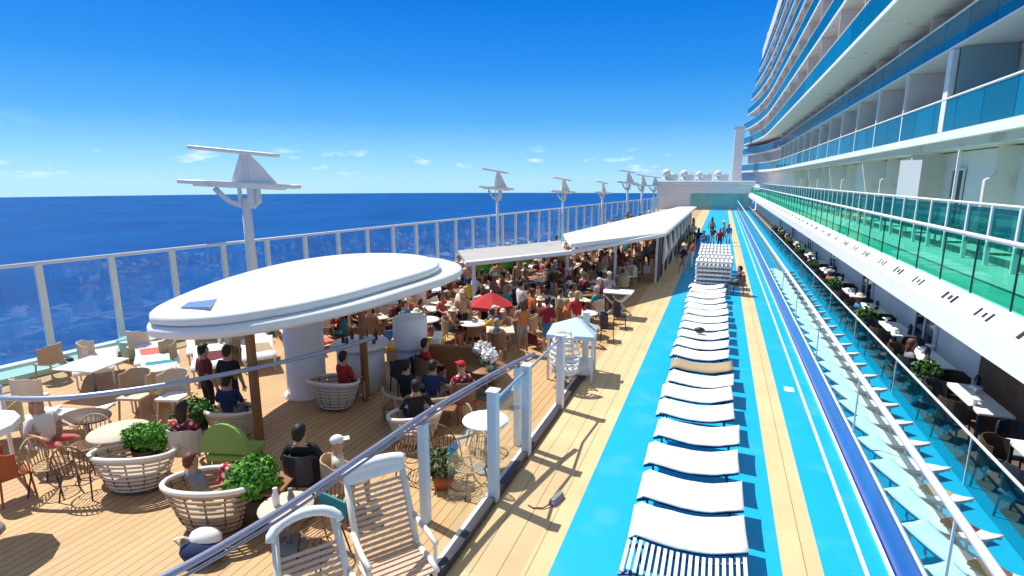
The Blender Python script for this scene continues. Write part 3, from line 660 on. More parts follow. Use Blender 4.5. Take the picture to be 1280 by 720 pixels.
def wire_chair(mt='wickd', teal=False, bw=.30, bh=.95):
    t = thing('wire_chair', '', 'wire chair')
    m = MB(); m.tube([(.26 * math.cos(a * .314), .26 * math.sin(a * .314), .45) for a in range(20)], .014, 5, True)
    for i in range(-4, 5): x = i * .055; w = math.sqrt(max(.001, .26 ** 2 - x * x)); m.tube([(x, -w, .45), (x, w, .45)], .006, 4)
    m.build('seat', M[mt], t)
    m = MB(); out = [(bw * math.cos(a), -.22 - .06 * math.sin(a), .52 + (bh - .52) * math.sin(a)) for a in [math.pi * i / 14 for i in range(15)]]
    m.tube([(bw * .8, -.2, .45)] + out + [(-bw * .8, -.2, .45)], .014, 5)
    for i in range(1, 12):
        a = math.pi * i / 12; x = bw * math.cos(a); m.tube([(x * .8, -.22, .45), (x, -.22 - .06 * math.sin(a), .52 + (bh - .52) * math.sin(a))], .009, 4)
    m.build('backrest', M[mt], t)
    if teal: MB().box((0, -.21, .64), (bw * 1.6, .03, .26)).build('cushion', CM['teal'], t, bevel=.01)
    m2 = MB()
    for s in (-1, 1):
        MB().tube([(s * .2, .16, .45), (s * .24, .24, 0)], .013, 5).build('leg', M['dark'], t); MB().tube([(s * .2, -.16, .45), (s * .24, -.26, 0)], .013, 5).build('leg', M['dark'], t)
    m2.tube([(.12 * math.cos(a * .42), .12 * math.sin(a * .42), .2) for a in range(15)], .008, 4, True); m2.build('brace_ring', M['dark'], t)
    return t
def deck_chair(W=.74, hb=1.15, rounded=False):
    """reclined slatted chair facing +y"""
    t = thing('deck_chair', '', 'deck chair'); tl = .45
    def bp(x, d): return (x, -.25 - d * math.sin(tl), .36 + d * math.cos(tl))
    m = MB()
    for s in (-1, 1):
        m.tube([bp(s * W / 2, -.12), bp(s * W / 2, hb * .5), bp(s * W / 2 * (.98 if not rounded else .9), hb)], .045, 6)
        m.tube([(s * W / 2, -.28, .34), (s * W / 2, .2, .40), (s * W / 2, .40, .37)], .04, 6)
    m.build('frame', M['cream'], t)
    m = MB(); k = int((hb - .2) / .066)
    for i in range(k):
        d = .02 + (hb - .22) * i / k; c = bp(0, d); m.box(c, (W - .06, .022, .038), rx=tl)
    m.build('backrest_slats', M['slat'], t)
    m = MB()
    for i in range(7): m.box((0, -.18 + i * .09, .37 + .0 * i), (W - .06, .055, .025))
    m.build('seat', M['slat'], t)
    m = MB(); n = 10
    pts = [bp(W / 2 * math.cos(math.pi * i / n) * 1.05, hb - .06 + (.20 if rounded else .06) * math.sin(math.pi * i / n)) for i in range(n + 1)]
    m.tube(pts, .085 if not rounded else .06, 7); m.build('head_rail', M['white'], t)
    if not rounded: MB().box(bp(0, hb - .08), (W + .05, .10, .22), rx=tl).build('head_pad', M['white2'], t, bevel=.035)
    for s in (-1, 1):
        MB().tube([bp(s * (W / 2 + .03), .36), (s * (W / 2 + .05), .05, .66), (s * (W / 2 + .04), .30, .66)], .035, 6).build('armrest', M['cream'], t)
        MB().tube([(s * W / 2, .30, .40), (s * (W / 2 + .02), .32, 0)], .03, 5).build('leg', M['cream'], t)
        MB().tube([(s * W / 2, -.2, .40), (s * (W / 2 + .02), -.42, 0)], .03, 5).build('leg', M['cream'], t)
        MB().tube([(s * (W / 2 + .04), .26, .40), (s * (W / 2 + .04), .27, .65)], .025, 5).build('arm_post', M['cream'], t)
    return t
def cafe_chair(mt, seat):
    t = thing('cafe_chair', '', 'chair')
    MB().box((0, 0, .44), (.46, .44, .05)).build('seat', M[seat] if seat in M else CM[seat], t, bevel=.015)
    m = MB(); vs = []; fs = []
    for s in (0, 1):
        for i in range(9):
            a = math.pi * (1.0 + i / 8.0); r = .27 + .02 * s
            for z in (.46, .84): vs.append((r * math.cos(a), .02 + r * math.sin(a) * .95, z + (.06 if z > .6 and 1 < i < 7 else 0)))
    for i in range(8):
        a, b = i * 2, (i + 1) * 2; fs += [(a, b, b + 1, a + 1), (18 + a, 18 + a + 1, 18 + b + 1, 18 + b), (a + 1, b + 1, 18 + b + 1, 18 + a + 1), (a, 18 + a, 18 + b, b)]
    fs += [(0, 1, 19, 18), (16, 34, 35, 17)]
    m.add(vs, fs, 0, False); m.build('backrest', M[mt], t)
    for sx in (-1, 1):
        for sy in (-1, 1): MB().tube([(sx * .19, sy * .18, .43), (sx * .22, sy * .21, 0)], .018, 4).build('leg', M[mt], t)
    return t
def table(r=.40, h=.74, mt='white', square=0.):
    t = thing('cafe_table', '', 'table')
    if square: MB().box((0, 0, h), (square, r * 2, .035)).build('table_top', M[mt], t, bevel=.01)
    else: MB().lathe([(.01, h - .015), (r, h - .015), (r + .01, h), (r, h + .018), (.01, h + .02)], n=22).build('table_top', M[mt], t)
    MB().tube([(0, 0, .02), (0, 0, h)], .035, 8).build('stem', M['greyd'], t)
    MB().lathe([(.24, 0), (.22, .03), (.05, .05)], n=16).build('base', M['greyd'], t)
    return t
def parasol(col, rad=1.2, h=2.1, sides=8, drop=.4):
    t = thing('parasol', '', 'parasol')
    MB().tube([(0, 0, 0), (0, 0, h + .05)], .025, 6).build('pole', M['metal'], t); MB().lathe([(.25, 0), (.22, .08), (.05, .1)], n=14).build('base', M['greyd'], t)
    vs = [(0, 0, h), (0, 0, h - .05)]; fs = []
    for i in range(sides):
        a = 2 * math.pi * i / sides; vs += [(rad * math.cos(a), rad * math.sin(a), h - drop), (rad * math.cos(a), rad * math.sin(a), h - drop - .1)]
    for i in range(sides):
        a = 2 + 2 * i; b = 2 + 2 * ((i + 1) % sides); fs += [(0, a, b), (a, a + 1, b + 1, b), (1, b + 1, a + 1)]
    MB().add(vs, fs).build('canopy', col, t)
    m = MB()
    for i in range(sides):
        a = 2 * math.pi * i / sides; m.tube([(0, 0, h - .5), (rad * .55 * math.cos(a), rad * .55 * math.sin(a), h - .09 - drop * .55)], .008, 4)
    m.build('struts', M['metal'], t)
    return t
def foliage(name, r, n, m1, parent, seed=1, leaf=.05, c=(0, 0, 0)):
    rnd = random.Random(seed); m = MB()
    for i in range(n):
        d = Vector((rnd.gauss(0, 1), rnd.gauss(0, 1), rnd.gauss(0, 1))).normalized()
        k = rnd.uniform(.5, 1.06) ** .5 * (1 + .34 * noise.noise(d * 2.6 + Vector((seed, 0, 0))))
        p = Vector((d.x * r[0] * k + c[0], d.y * r[1] * k + c[1], d.z * r[2] * k + c[2]))
        u = Vector((rnd.uniform(-1, 1), rnd.uniform(-1, 1), rnd.uniform(-1, 1))).normalized(); w = (d + u * .8).normalized()
        a = w.orthogonal().normalized(); a.rotate(Matrix.Rotation(rnd.uniform(0, 6.28), 3, w)); b = w.cross(a); l = leaf * rnd.uniform(.6, 1.3)
        m.add([p - a * l, p + b * l * .5, p + a * l, p - b * l * .5], [(0, 1, 2, 3)], 0 if rnd.random() < .6 else 1)
    return m.build(name, m1, parent)
def shrub(r, hpot, rp, seed, n=2600, potm='brownd', leaf=.045, mm=('leafa', 'leafb')):
    t = thing('potted_shrub', '', 'plant')
    MB().lathe([(rp * .75, 0), (rp, hpot), (rp * .92, hpot), (rp * .88, hpot - .05)], n=20).build('pot', M[potm], t)
    foliage('foliage', r, n, [M[mm[0]], M[mm[1]]], t, seed, leaf, (0, 0, hpot + r[2] * .75))
    MB().tube([(0, 0, hpot - .06), (0, 0, hpot + r[2] * .6)], .03, 5).build('stem', M['brownd'], t)
    return t
# ------------------------------------------------------------------ people
def person_mesh(pose, fingers=False):
    J = {}; E = []
    def j(n, p, r): J[n] = (Vector(p), r if isinstance(r, tuple) else (r, r))
    if pose.startswith('stand') or pose == 'walk':
        hip = .93; lean = 0.
    else: hip = .53; lean = {'sit': .03, 'sitreach': -.08, 'sitback': .16, 'recline': .52}[pose]
    def T(z, y=0.): return (y - lean * (z - 0) * 1., z)
    def up(x, y, z): return (x, y - lean * z * 1.25, hip + z * math.cos(lean))
    j('pelvis', (0, 0, hip), (.185, .14)); j('waist', up(0, 0, .15), (.165, .125)); j('chest', up(0, 0, .34), (.19, .135)); j('nb', up(0, -.008, .455), (.125, .095))
    j('neck', up(0, .0, .515), (.075, .074)); j('h1', up(0, .022, .575), (.082, .092)); j('h2', up(0, .015, .665), (.096, .114)); j('h3', up(0, .0, .75), (.068, .082))
    ch = ['pelvis', 'waist', 'chest', 'nb', 'neck', 'h1', 'h2', 'h3']; E += list(zip(ch[:-1], ch[1:]))
    for s, S in ((-1, 'l'), (1, 'r')):
        j('sh' + S, up(s * .17, -.005, .43), .072)
        el, wr, ha, ti = {'stand': ((s * .23, -.03, 1.11), (s * .245, .05, .88), (s * .245, .07, .80), (s * .235, .09, .73)),
            'walk': ((s * .23, s * .12, 1.12), (s * .23, s * .2 + .08, .92), (s * .22, s * .22 + .1, .85), (s * .22, s * .22 + .13, .79)),
            'standarm': ((s * .24, .06, 1.13), (s * .14, .25, 1.22), (s * .11, .31, 1.26), (s * .09, .35, 1.30)),
            'sit': ((s * .24, .02, .74), (s * .16, .22, .66), (s * .14, .29, .645), (s * .12, .35, .635)),
            'sitreach': ((s * .24, .20, .78), (s * .15, .40, .80), (s * .13, .47, .80), (s * .11, .53, .79)),
            'sitback': ((s * .29, -.08, .74), (s * .27, .15, .68), (s * .26, .22, .68), (s * .25, .28, .66)),
            'recline': ((s * .28, -.28, .66), (s * .24, -.05, .60), (s * .22, .02, .59), (s * .2, .08, .58))}[pose]
        j('el' + S, el, .050); j('wr' + S, wr, .033); j('ha' + S, ha, (.034, .026)); E += [('chest', 'sh' + S), ('sh' + S, 'el' + S), ('el' + S, 'wr' + S), ('wr' + S, 'ha' + S)]
        if fingers:
            hv, tv = Vector(ha), Vector(ti); d = (tv - hv).normalized(); side = d.cross(Vector((0, 0, 1))); side = side.normalized() if side.length > .1 else Vector((0, 1, 0))
            for q in range(4):
                o = side * (.027 - .018 * q); L = (.07, .082, .078, .06)[q]
                j('f%d%s' % (q, S), hv + d * .035 + o, .0095); j('g%d%s' % (q, S), hv + d * (.035 + L * .6) + o * 1.15 + Vector((0, 0, -.004)), .009); j('t%d%s' % (q, S), hv + d * (.03 + L) + o * 1.15 + Vector((0, 0, -.022)), .0075)
                E += [('ha' + S, 'f%d%s' % (q, S)), ('f%d%s' % (q, S), 'g%d%s' % (q, S)), ('g%d%s' % (q, S), 't%d%s' % (q, S))]
            o = side * (-s * .05 if False else .045); j('th' + S, hv + o * .9 + d * .005, .011); j('tt' + S, hv + o * 1.2 + d * .045 + Vector((0, 0, -.01)), .009); E += [('ha' + S, 'th' + S), ('th' + S, 'tt' + S)]
        else:
            j('ti' + S, ti, (.026, .016)); E += [('ha' + S, 'ti' + S)]
        hipv = (s * .095, .0, hip - .05)
        kn, an, to = {'stand': ((s * .105, .03, .50), (s * .11, -.01, .09), (s * .13, .13, .045)), 'standarm': ((s * .12, .03, .50), (s * .14, -.01, .09), (s * .17, .13, .045)),
            'walk': ((s * .1, .06 - s * .14, .51), (s * .1, -.02 - s * .26, .10 + (.05 if s > 0 else 0)), (s * .11, .12 - s * .26, .05 + (.0 if s > 0 else 0))),
            'sit': ((s * .12, .42, .52), (s * .12, .42, .09), (s * .14, .57, .045)), 'sitreach': ((s * .14, .42, .52), (s * .13, .34, .09), (s * .15, .49, .045)),
            'sitback': ((s * .17, .42, .52), (s * .13 , .56, .09), (s * .16, .70, .05)), 'recline': ((s * .12, .45, .60), (s * .11, .86, .50), (s * .13, .95, .60))}[pose]
        j('hi' + S, hipv, .088); j('kn' + S, kn, .058); j('an' + S, an, .038); j('to' + S, to, (.042, .03))
        E += [('pelvis', 'hi' + S), ('hi' + S, 'kn' + S), ('kn' + S, 'an' + S), ('an' + S, 'to' + S)]
        kv, av = Vector(kn), Vector(an); j('ca' + S, kv.lerp(av, .33) + Vector((0, -.02, 0)), .05); E.remove(('kn' + S, 'an' + S)); E += [('kn' + S, 'ca' + S), ('ca' + S, 'an' + S)]
    names = list(J); me = bpy.data.meshes.new('sk'); me.from_pydata([J[k][0] for k in names], [(names.index(a), names.index(b)) for a, b in E], [])
    o = bpy.data.objects.new('sk', me); C.objects.link(o)
    md = o.modifiers.new('s', 'SKIN'); md.use_smooth_shade = True; md.branch_smoothing = .4
    for i, k in enumerate(names):
        sv = me.skin_vertices[0].data[i]; sv.radius = J[k][1]; sv.use_root = (k == 'pelvis')
    sb = o.modifiers.new('u', 'SUBSURF'); sb.levels = sb.render_levels = 1
    dg = bpy.context.evaluated_depsgraph_get(); ev = o.evaluated_get(dg); out = bpy.data.meshes.new_from_object(ev, depsgraph=dg)
    out.name = 'body'; bpy.data.objects.remove(o)
    seg = []
    for a, b in E:
        n = a[:-1] if a[:-1] in ('sh', 'el', 'wr', 'hi', 'kn', 'ca', 'an', 'ha', 'th') or a[:1] in 'fg' else a
        k = {'pelvis': 3 if b.startswith('hi') else 1, 'waist': 1, 'chest': 2 if b.startswith('sh') else 1, 'nb': 0, 'neck': 0, 'h1': 0, 'h2': 0, 'sh': 2, 'el': 0, 'wr': 0, 'ha': 0, 'hi': 3, 'kn': 4, 'ca': 4, 'an': 5}.get(n, 0)
        seg.append((J[a][0], J[b][0], k))
    # a face: brow line, nose, chin pushed out of the head
    hd = J['h2'][0]; h1 = J['h1'][0]
    for v in out.vertices:
        d = v.co - (hd + Vector((0, .09, -.03)))
        if d.length < .045: v.co.y += .028 * (1 - d.length / .045)
        for s in (-1, 1):
            e = v.co - (hd + Vector((s * .032, .09, .012)))
            if e.length < .026: v.co.y -= .010
    for k in range(6): out.materials.append(SKINS[0])
    for p in out.polygons:
        c = p.center; best = 9; kk = 0
        for a, b, k in seg:
            ab = b - a; t = max(0, min(1, (c - a).dot(ab) / ab.length_squared)); d = (c - a - ab * t).length
            if d < best: best, kk = d, k
        p.material_index = kk; p.use_smooth = True
    return out, hd, lean
def hair_mesh(hd, lean, kind):
    m = MB()
    if kind == 'hat':
        m.lathe([(.19, .045), (.17, .055), (.105, .06), (.10, .13), (.06, .16), (.005, .165)], c=(hd.x, hd.y, hd.z - .01), n=16); return m
    if kind == 'cap':
        m.ell((hd.x, hd.y, hd.z + .035), (.092, .112, .085), 12, 8); m.box((hd.x, hd.y + .14, hd.z + .04), (.13, .10, .015)); return m
    m.ell((0, 0, 0), (.097, .118, .115), 16, 12); m.ell((0, -.062, -.055), (.078, .05, .075), 12, 8)
    if kind == 'long': m.ell((0, -.055, -.11), (.095, .06, .17), 10, 8)
    if kind == 'bun': m.ell((0, -.10, .07), (.045, .045, .045), 8, 6)
    # push the front back so the face stays free
    v2 = []
    for x, y, z in m.v:
        q = 1 + .09 * noise.noise((x * 26, y * 26, z * 26 + len(kind))); x *= q; y *= q; z *= q
        if y > .02 and z < .055: y = .02 - .25 * (y - .02) ; x *= .97
        v2.append((x + hd.x, y + hd.y - .004, z + hd.z + .012))
    m.v = v2; return m
POSES = {}
for ps in ('stand', 'walk', 'standarm', 'sit', 'sitreach', 'sitback', 'recline'): POSES[ps] = person_mesh(ps)
FPOSES = {ps: person_mesh(ps, True) for ps in ('sit', 'sitreach', 'sitback', 'stand')}
HCACHE = {}
def person(pose, x, y, rz, top, bot, label, z=0., group=None, hair='dark brown', hk='short', skin=0, sleeve=True, longleg=False, shoe='white', near=False, s=1., hatcol='cream'):
    me, hd, lean = (FPOSES if near and pose in FPOSES else POSES)[pose]
    o = bpy.data.objects.new('person', me); C.objects.link(o); o.location = (x, y, z); o.rotation_euler = (0, 0, rz); o.scale = (s, s, s)
    ms = [SKINS[skin], CM[top] if top else SKINS[skin], CM[top] if (top and sleeve) else SKINS[skin], CM[bot], CM[bot] if longleg else SKINS[skin], CM[shoe]]
    for i, mm in enumerate(ms): o.material_slots[i].link = 'OBJECT'; o.material_slots[i].material = mm
    key = (pose, hk, near and pose in FPOSES)
    if key not in HCACHE: h = hair_mesh(hd, lean, hk).build('hat' if hk in ('hat', 'cap') else 'hair', SKINS[0]); HCACHE[key] = h.data; h.parent = o
    else: h = bpy.data.objects.new('hat' if hk in ('hat', 'cap') else 'hair', HCACHE[key]); C.objects.link(h); h.parent = o
    h.material_slots[0].link = 'OBJECT'; h.material_slots[0].material = CM[hatcol] if hk in ('hat', 'cap') else HM[hair]
    if near:
        for sx in (-1, 1): MB().ell((hd.x + sx * .032, hd.y + .083, hd.z + .012), (.012, .008, .009), 8, 5).build('eye', M['dark'], o)
        for sx in (-1, 1): MB().ell((hd.x + sx * .084, hd.y - .005, hd.z - .01), (.012, .022, .032), 8, 6).build('ear', SKINS[skin], o)
        MB().box((hd.x, hd.y + .092, hd.z - .062), (.04, .012, .008)).build('mouth', CM['maroon'], o)
    tag(o, label, 'person', group); return o
def face(vx, vy): return math.atan2(-vx, vy)
# ------------------------------------------------------------------ near left terrace
place(wicker_tub(1.3, .85, .62), -8.7, 5.45, R(20), 'wide cream wicker tub chair in front of the bright green box shrub')
s1 = place(shrub((.46, .26, .22), .55, .26, 4, 4200, leaf=.035), -8.86, 5.82, R(18), 'bright green box shaped shrub behind the wide cream wicker tub chair')
person('sit', -8.3, 6.1, face(-.3, 1), 'floral', 'white', 'person in red and white floral top seated beside the box shaped shrub', hair='dark brown', hk='long', near=True)
place(cafe_chair('wickl', 'cush'), -8.3, 6.08, face(-.3, 1), 'cream wicker chair under the person in floral top beside the box shrub')
place(wicker_tub(1.36, .9, .70, 'wick'), -6.6, 5.15, R(16), 'deep tan wicker tub chair with round green shrub at its side')
place(shrub((.37, .34, .30), .50, .27, 9, 4600, leaf=.036), -6.12, 5.42, 0, 'round bright green shrub in a dark pot beside the tan wicker tub')
person('sitback', -6.88, 5.2, face(.2, 1), 'grey', 'khaki', 'person in grey top slouching in the deep tan wicker tub', hair='auburn', near=True, hk='short', s=.92, z=-.05)
pl = MB().box((0, 0, 0), (.42, .16, .34), rx=-.3).build('cushion', CM['floral'], bevel=.05); pl.location = (-6.62, 5.5, .62); tag(pl, 'red and white floral cushion propped in the tan wicker tub', 'cushion')
hd_ = thing('half_round_chair', 'pale green chair with a half round back behind the wicker tub', 'chair', (-7.35, 6.05, 0), R(15))
m = MB(); k = 12; arc = [(.42 * math.cos(math.pi * i / k), .60 + .52 * math.sin(math.pi * i / k)) for i in range(k + 1)]
m.add([(x, -.05, z) for x, z in arc] + [(x, .05, z) for x, z in arc], [tuple(range(k + 1))[::-1], tuple(range(k + 1, 2 * k + 2))] + [(i, (i + 1) % (k + 1), k + 1 + (i + 1) % (k + 1), k + 1 + i) for i in range(k + 1)])
lg = mat('lime_fabric', (.24, .38, .09), .8, .1, 8); m.build('backrest', lg, hd_)
MB().box((0, .28, .48), (.7, .6, .12)).build('seat', lg, hd_, bevel=.03)
for sx in (-1, 1):
    for sy in (0, .5): MB().tube([(sx * .3, sy, .45), (sx * .32, sy, 0)], .02, 5).build('leg', M['wickd'], hd_)
place(wire_chair('wickd'), -9.35, 5.05, face(-.5, .9), 'brown wire chair with cream seat casting a curled shadow on sunny planks')
WC = wire_chair('wick', False, .34, .9)
place(WC, -10.1, 5.6, face(.4, -1), 'tan wire chair beside the left round table')
place(table(.46, .74, 'wickl'), -9.45, 5.75, 0, 'round cream table between two wire chairs left of the box shrub')
o = place(cafe_chair('rust', 'rust'), -10.25, 4.55, face(.2, 1), 'terracotta orange chair at the left edge of the terrace')
person('sitback', -10.8, 5.4, face(1, .2), 'white', 'coral', 'person in white top and coral shorts by the curved rail end', hair='blond', hk='long', near=True)
place(cafe_chair('wickl', 'white2'), -10.85, 5.4, face(1, .2), 'white cushioned chair by the end of the curved rail')
for i, (x, y, rz) in enumerate(((-11.9, 6.3, .4), (-12.6, 5.7, .7))):
    place(LS, x, y, rz, ['white lounger in front of the pale ledge near the curved rail', 'white lounger lying furthest left behind the curved rail'][i])
place(table(.42, .6, 'brownd'), -11.0, 6.15, 0, 'low dark oval table behind the curved rail', s=(1.2, .8, 1))
place(WC, -9.95, 4.95, face(1, .6), 'tan wire chair beside the terracotta one', 'wire chairs')
bg = thing('tote_bag', 'white and navy tote bag lying on the sunny planks under the hand rail', 'bag', (-6.15, 4.55, 0), R(20))
MB().ell((0, 0, .16), (.30, .20, .17), 14, 8).build('body', CM['navy'], bg); MB().ell((.02, .06, .30), (.22, .15, .14), 12, 7).build('towel', M['white2'], bg); MB().tube([(-.28, 0, .2), (-.34, -.05, .34), (-.2, -.05, .38), (-.1, 0, .3)], .018, 5).build('strap', M['cream'], bg)
person('sitback', -5.75, 6.1, face(-.35, 1), 'black', 'black', 'person all in black seated in a chair at the canopy shadow edge', hair='black', longleg=True, shoe='black', near=True, s=1.08)
place(cafe_chair('dark', 'black'), -5.75, 6.05, face(-.35, 1), 'dark chair under the person all in black', s=1.06)
place(table(.32, .62, 'brown', .62), -5.95, 5.55, R(15), 'small brown square table beside the person in black')
tw = MB().ell((0, 0, .05), (.16, .11, .09), 10, 6).ell((.1, .04, .09), (.07, .05, .07), 8, 5).build('napkin', M['white2']); tw.location = (-6.0, 5.6, .64); tag(tw, 'crumpled white napkin on the small brown square table', 'napkin')
person('sit', -5.15, 6.15, face(.8, .7), 'cream', 'white', 'person in cream top seated to the right of the person in black', hair='grey', hk='cap', hatcol='white', near=True, s=.95)
place(cafe_chair('wick', 'cush'), -5.15, 6.12, face(.8, .7), 'tan wicker chair under the person in cream top', s=1.)
for i, (x, y) in enumerate(((-5.42, 5.15), (-5.22, 5.22))):
    b = MB().lathe([(.045, 0), (.05, .14), (.03, .2), (.028, .24), (.035, .26)], n=10).build('bottle', [M['white'], M['greyd']][i]); b.location = (x, y, .62); tag(b, ['white bottle standing on the low cream table under the hand rail', 'grey bottle standing on the low cream table under the hand rail'][i], 'bottle')
place(table(.36, .6, 'wickl'), -5.3, 5.2, 0, 'low round cream table with two bottles under the hand rail')
place(wire_chair('wickd', True, .34, 1.0), -4.72, 5.2, face(-.2, -1), 'fan backed wire chair with teal cushion under the hand rail')
place(deck_chair(.70, .95, True), -3.56, 3.86, face(.80, -.6), 'cream slatted deck chair with rounded head beside the fan backed chair')
place(deck_chair(.74, 1.12), -3.44, 5.02, face(.80, -.6), 'cream slatted deck chair with thick white head pad by the barrier')
sx0 = at(2, 706); place(parasol(M['white2'], .62, 1.9, 12, .25), sx0[0] - 1.0, sx0[1] + .28, 0, 'white parasol at the left edge of the terrace shading the sunny planks')
CL = cafe_chair('wickl', 'white2'); CK = cafe_chair('wick', 'cush')
for i, (px, py) in enumerate(((42, 522), (14, 560), (118, 470), (66, 474), (178, 452), (210, 470), (205, 510), (262, 452), (292, 446))):
    x, y = at(px, py); place(CL if i % 2 == 0 else CK, x, y, (.3, 2.6, -.8, 1.9, .2, 2.9, 1.2, -2.2, .6)[i], ['cream armchair just inside the curved rail end', 'tan armchair at the left edge by the curved rail', 'cream armchair nearest the pale ledge behind the curved rail', 'tan armchair in front of the first windbreak post', 'cream armchair at the foot of the sea side loungers', 'tan armchair left of the two standing people', 'cream armchair behind the dark shade plant', 'tan armchair left of the canopy column', 'cream armchair against the canopy column'][i], s=1.05)
# under and round the canopy
person('stand', -9.75, 7.75, face(.2, 1), 'maroon', 'black', 'standing person in maroon top and black trousers under the round canopy', hair='black', longleg=True, shoe='black', near=True)
person('stand', -9.2, 7.85, face(-.3, 1), 'black', 'navy', 'standing person in black top and navy trousers under the round canopy', hair='dark brown', longleg=True, shoe='black', near=True)
person('sit', -8.75, 7.4, face(-.4, 1), 'navy', 'grey', 'seated person in navy top with back to the brown post', hair='dark brown', near=True)
place(wicker_tub(.95, .8, .55, 'wickl'), -8.72, 7.38, R(10), 'cream wicker tub chair under the person in navy')
foliage_pot = place(shrub((.38, .30, .28), .35, .24, 21, 1500, mm=('leafb', 'leafc')), -9.3, 7.05, 0, 'dark green plant low in the shade near the two standing people')
place(wicker_tub(1.15, .85, .62, 'wickl'), -7.75, 9.25, R(5), 'cream wicker tub chair in front of the round bar')
person('sit', -7.55, 9.4, face(.2, 1), 'red', 'brown', 'person in red shirt seated in the wicker tub at the bar', hair='dark brown', near=True)
place(cafe_chair('dark', 'black'), -6.85, 10.6, face(-.8, .5), 'black chair beside the pale grey pedestal')
place(cafe_chair('wick', 'cush'), -11.35, 7.35, face(.3, -1), 'tan armchair standing on sunlit planks behind the curved rail', s=1.15)
place(cafe_chair('wickl', 'white2'), -10.55, 7.6, face(.3, -1), 'cream armchair next to the tan one behind the curved rail', s=1.15)
# sofa group to the right of the canopy
sf = thing('sofa', 'brown high backed sofa right of the round canopy', 'sofa', (-5.9, 11.9, 0), R(12))
MB().box((0, .0, .30), (1.9, .8, .34)).build('base', M['brown'], sf, bevel=.03); MB().box((0, -.42, .55), (1.9, .16, .95)).build('backrest', M['brown'], sf, bevel=.04); MB().box((0, .05, .50), (1.7, .7, .10)).build('seat_cushion', M['cush'], sf, bevel=.03)
for s in (-1, 1): MB().box((s * .92, 0, .45), (.14, .8, .5)).build('armrest', M['brown'], sf, bevel=.03)
bn = thing('curved_bench', 'curved wooden bench with a round rail beside people in dark clothes', 'bench', (-5.55, 9.35, 0), R(15))
m = MB(); m.tube([(.85 * math.cos(a), .6 * math.sin(a), .72) for a in [math.pi * (1.02 + .96 * i / 12) for i in range(13)]], .04, 6); m.build('rail', M['wick'], bn)
for i in (0, 4, 8, 12):
    a = math.pi * (1.02 + .96 * i / 12); MB().tube([(.85 * math.cos(a), .6 * math.sin(a), .72), (.85 * math.cos(a), .6 * math.sin(a), 0)], .03, 6).build('leg', M['wick'], bn)
MB().box((0, -.12, .42), (1.5, .55, .07)).build('seat', M['brown'], bn, bevel=.02)
person('sit', -5.95, 9.4, face(.1, 1), 'black', 'black', 'person in black seated at the left end of the curved bench', hair='black', longleg=True, shoe='black', near=True)
person('sitreach', -5.4, 9.5, face(-.3, 1), 'navy', 'grey', 'person in navy leaning forward on the curved wooden bench', hair='dark brown', longleg=True, near=True)
person('sit', -4.85, 9.75, face(-.8, .6), 'floral', 'red', 'person in red floral dress and red cap beside the hand rail', hair='auburn', hk='cap', hatcol='red', near=True)
place(cafe_chair('wickd', 'red'), -4.82, 9.72, face(-.8, .6), 'chair under the person in the red floral dress')
person('sitback', -5.25, 8.55, face(-.7, .8), 'black', 'navy', 'person in black lounging nearest the hand rail below the bench', hair='black', longleg=True, near=True)
place(wicker_tub(1.0, .85, .55, 'wickl'), -5.25, 8.5, R(40), 'cream wicker tub under the person in black nearest the hand rail')
person('sit', -6.35, 10.9, face(.6, .8), 'red', 'black', 'person in red top seated beside the black chair near the sofa', hair='dark brown', near=True)
place(cafe_chair('wickd', 'brown'), -6.37, 10.87, face(.6, .8), 'brown chair under the red topped person near the sofa')
for i, (x, y, h_) in enumerate(((-5.0, 11.2, .75), (-4.7, 10.9, .72))):
    t = thing('flower_vase', ['taller vase of white flowers in front of the sofa', 'shorter vase of white flowers nearest the hand rail'][i], 'flowers', (x, y, h_))
    MB().lathe([(.07, 0), (.09, .12), (.05, .24)], n=10).build('vase', M['pale'], t); foliage('bloom', (.20, .2, .16), 260, [M['white2'], M['white2']], t, 3 + i, .06, (0, 0, .36)); foliage('leaves', (.16, .16, .12), 120, [M['leafc'], M['leafb']], t, 8 + i, .06, (0, 0, .26))
place(table(.5, .73, 'brown'), -4.85, 11.05, 0, 'round brown table carrying two vases of white flowers')
place(table(.40, .92, 'white'), -3.55, 8.05, 0, 'tall round white table just inside the glass barrier')
for i, (x, y, rz, mt) in enumerate(((-4.75, 7.55, .4, 'wickd'), (-4.25, 7.85, .1, 'wickd'), (-3.9, 8.7, -.8, 'wick'), (-3.55, 7.35, 2.6, 'wick'))):
    place(wire_chair(mt, False, .32, .95), x, y, rz, ['brown wire chair left of the pair behind the hand rail', 'brown wire chair right of the pair behind the hand rail', 'tan wire chair behind the tall round white table', 'tan wire chair between glass barrier and tall white table'][i], 'wire chairs')
place(shrub((.3, .3, .22), .25, .2, 33, 700, 'rust', .05, ('leafc', 'leafc')), -4.0, 7.3, 0, 'small dry olive plant near the foot of the glass barrier')
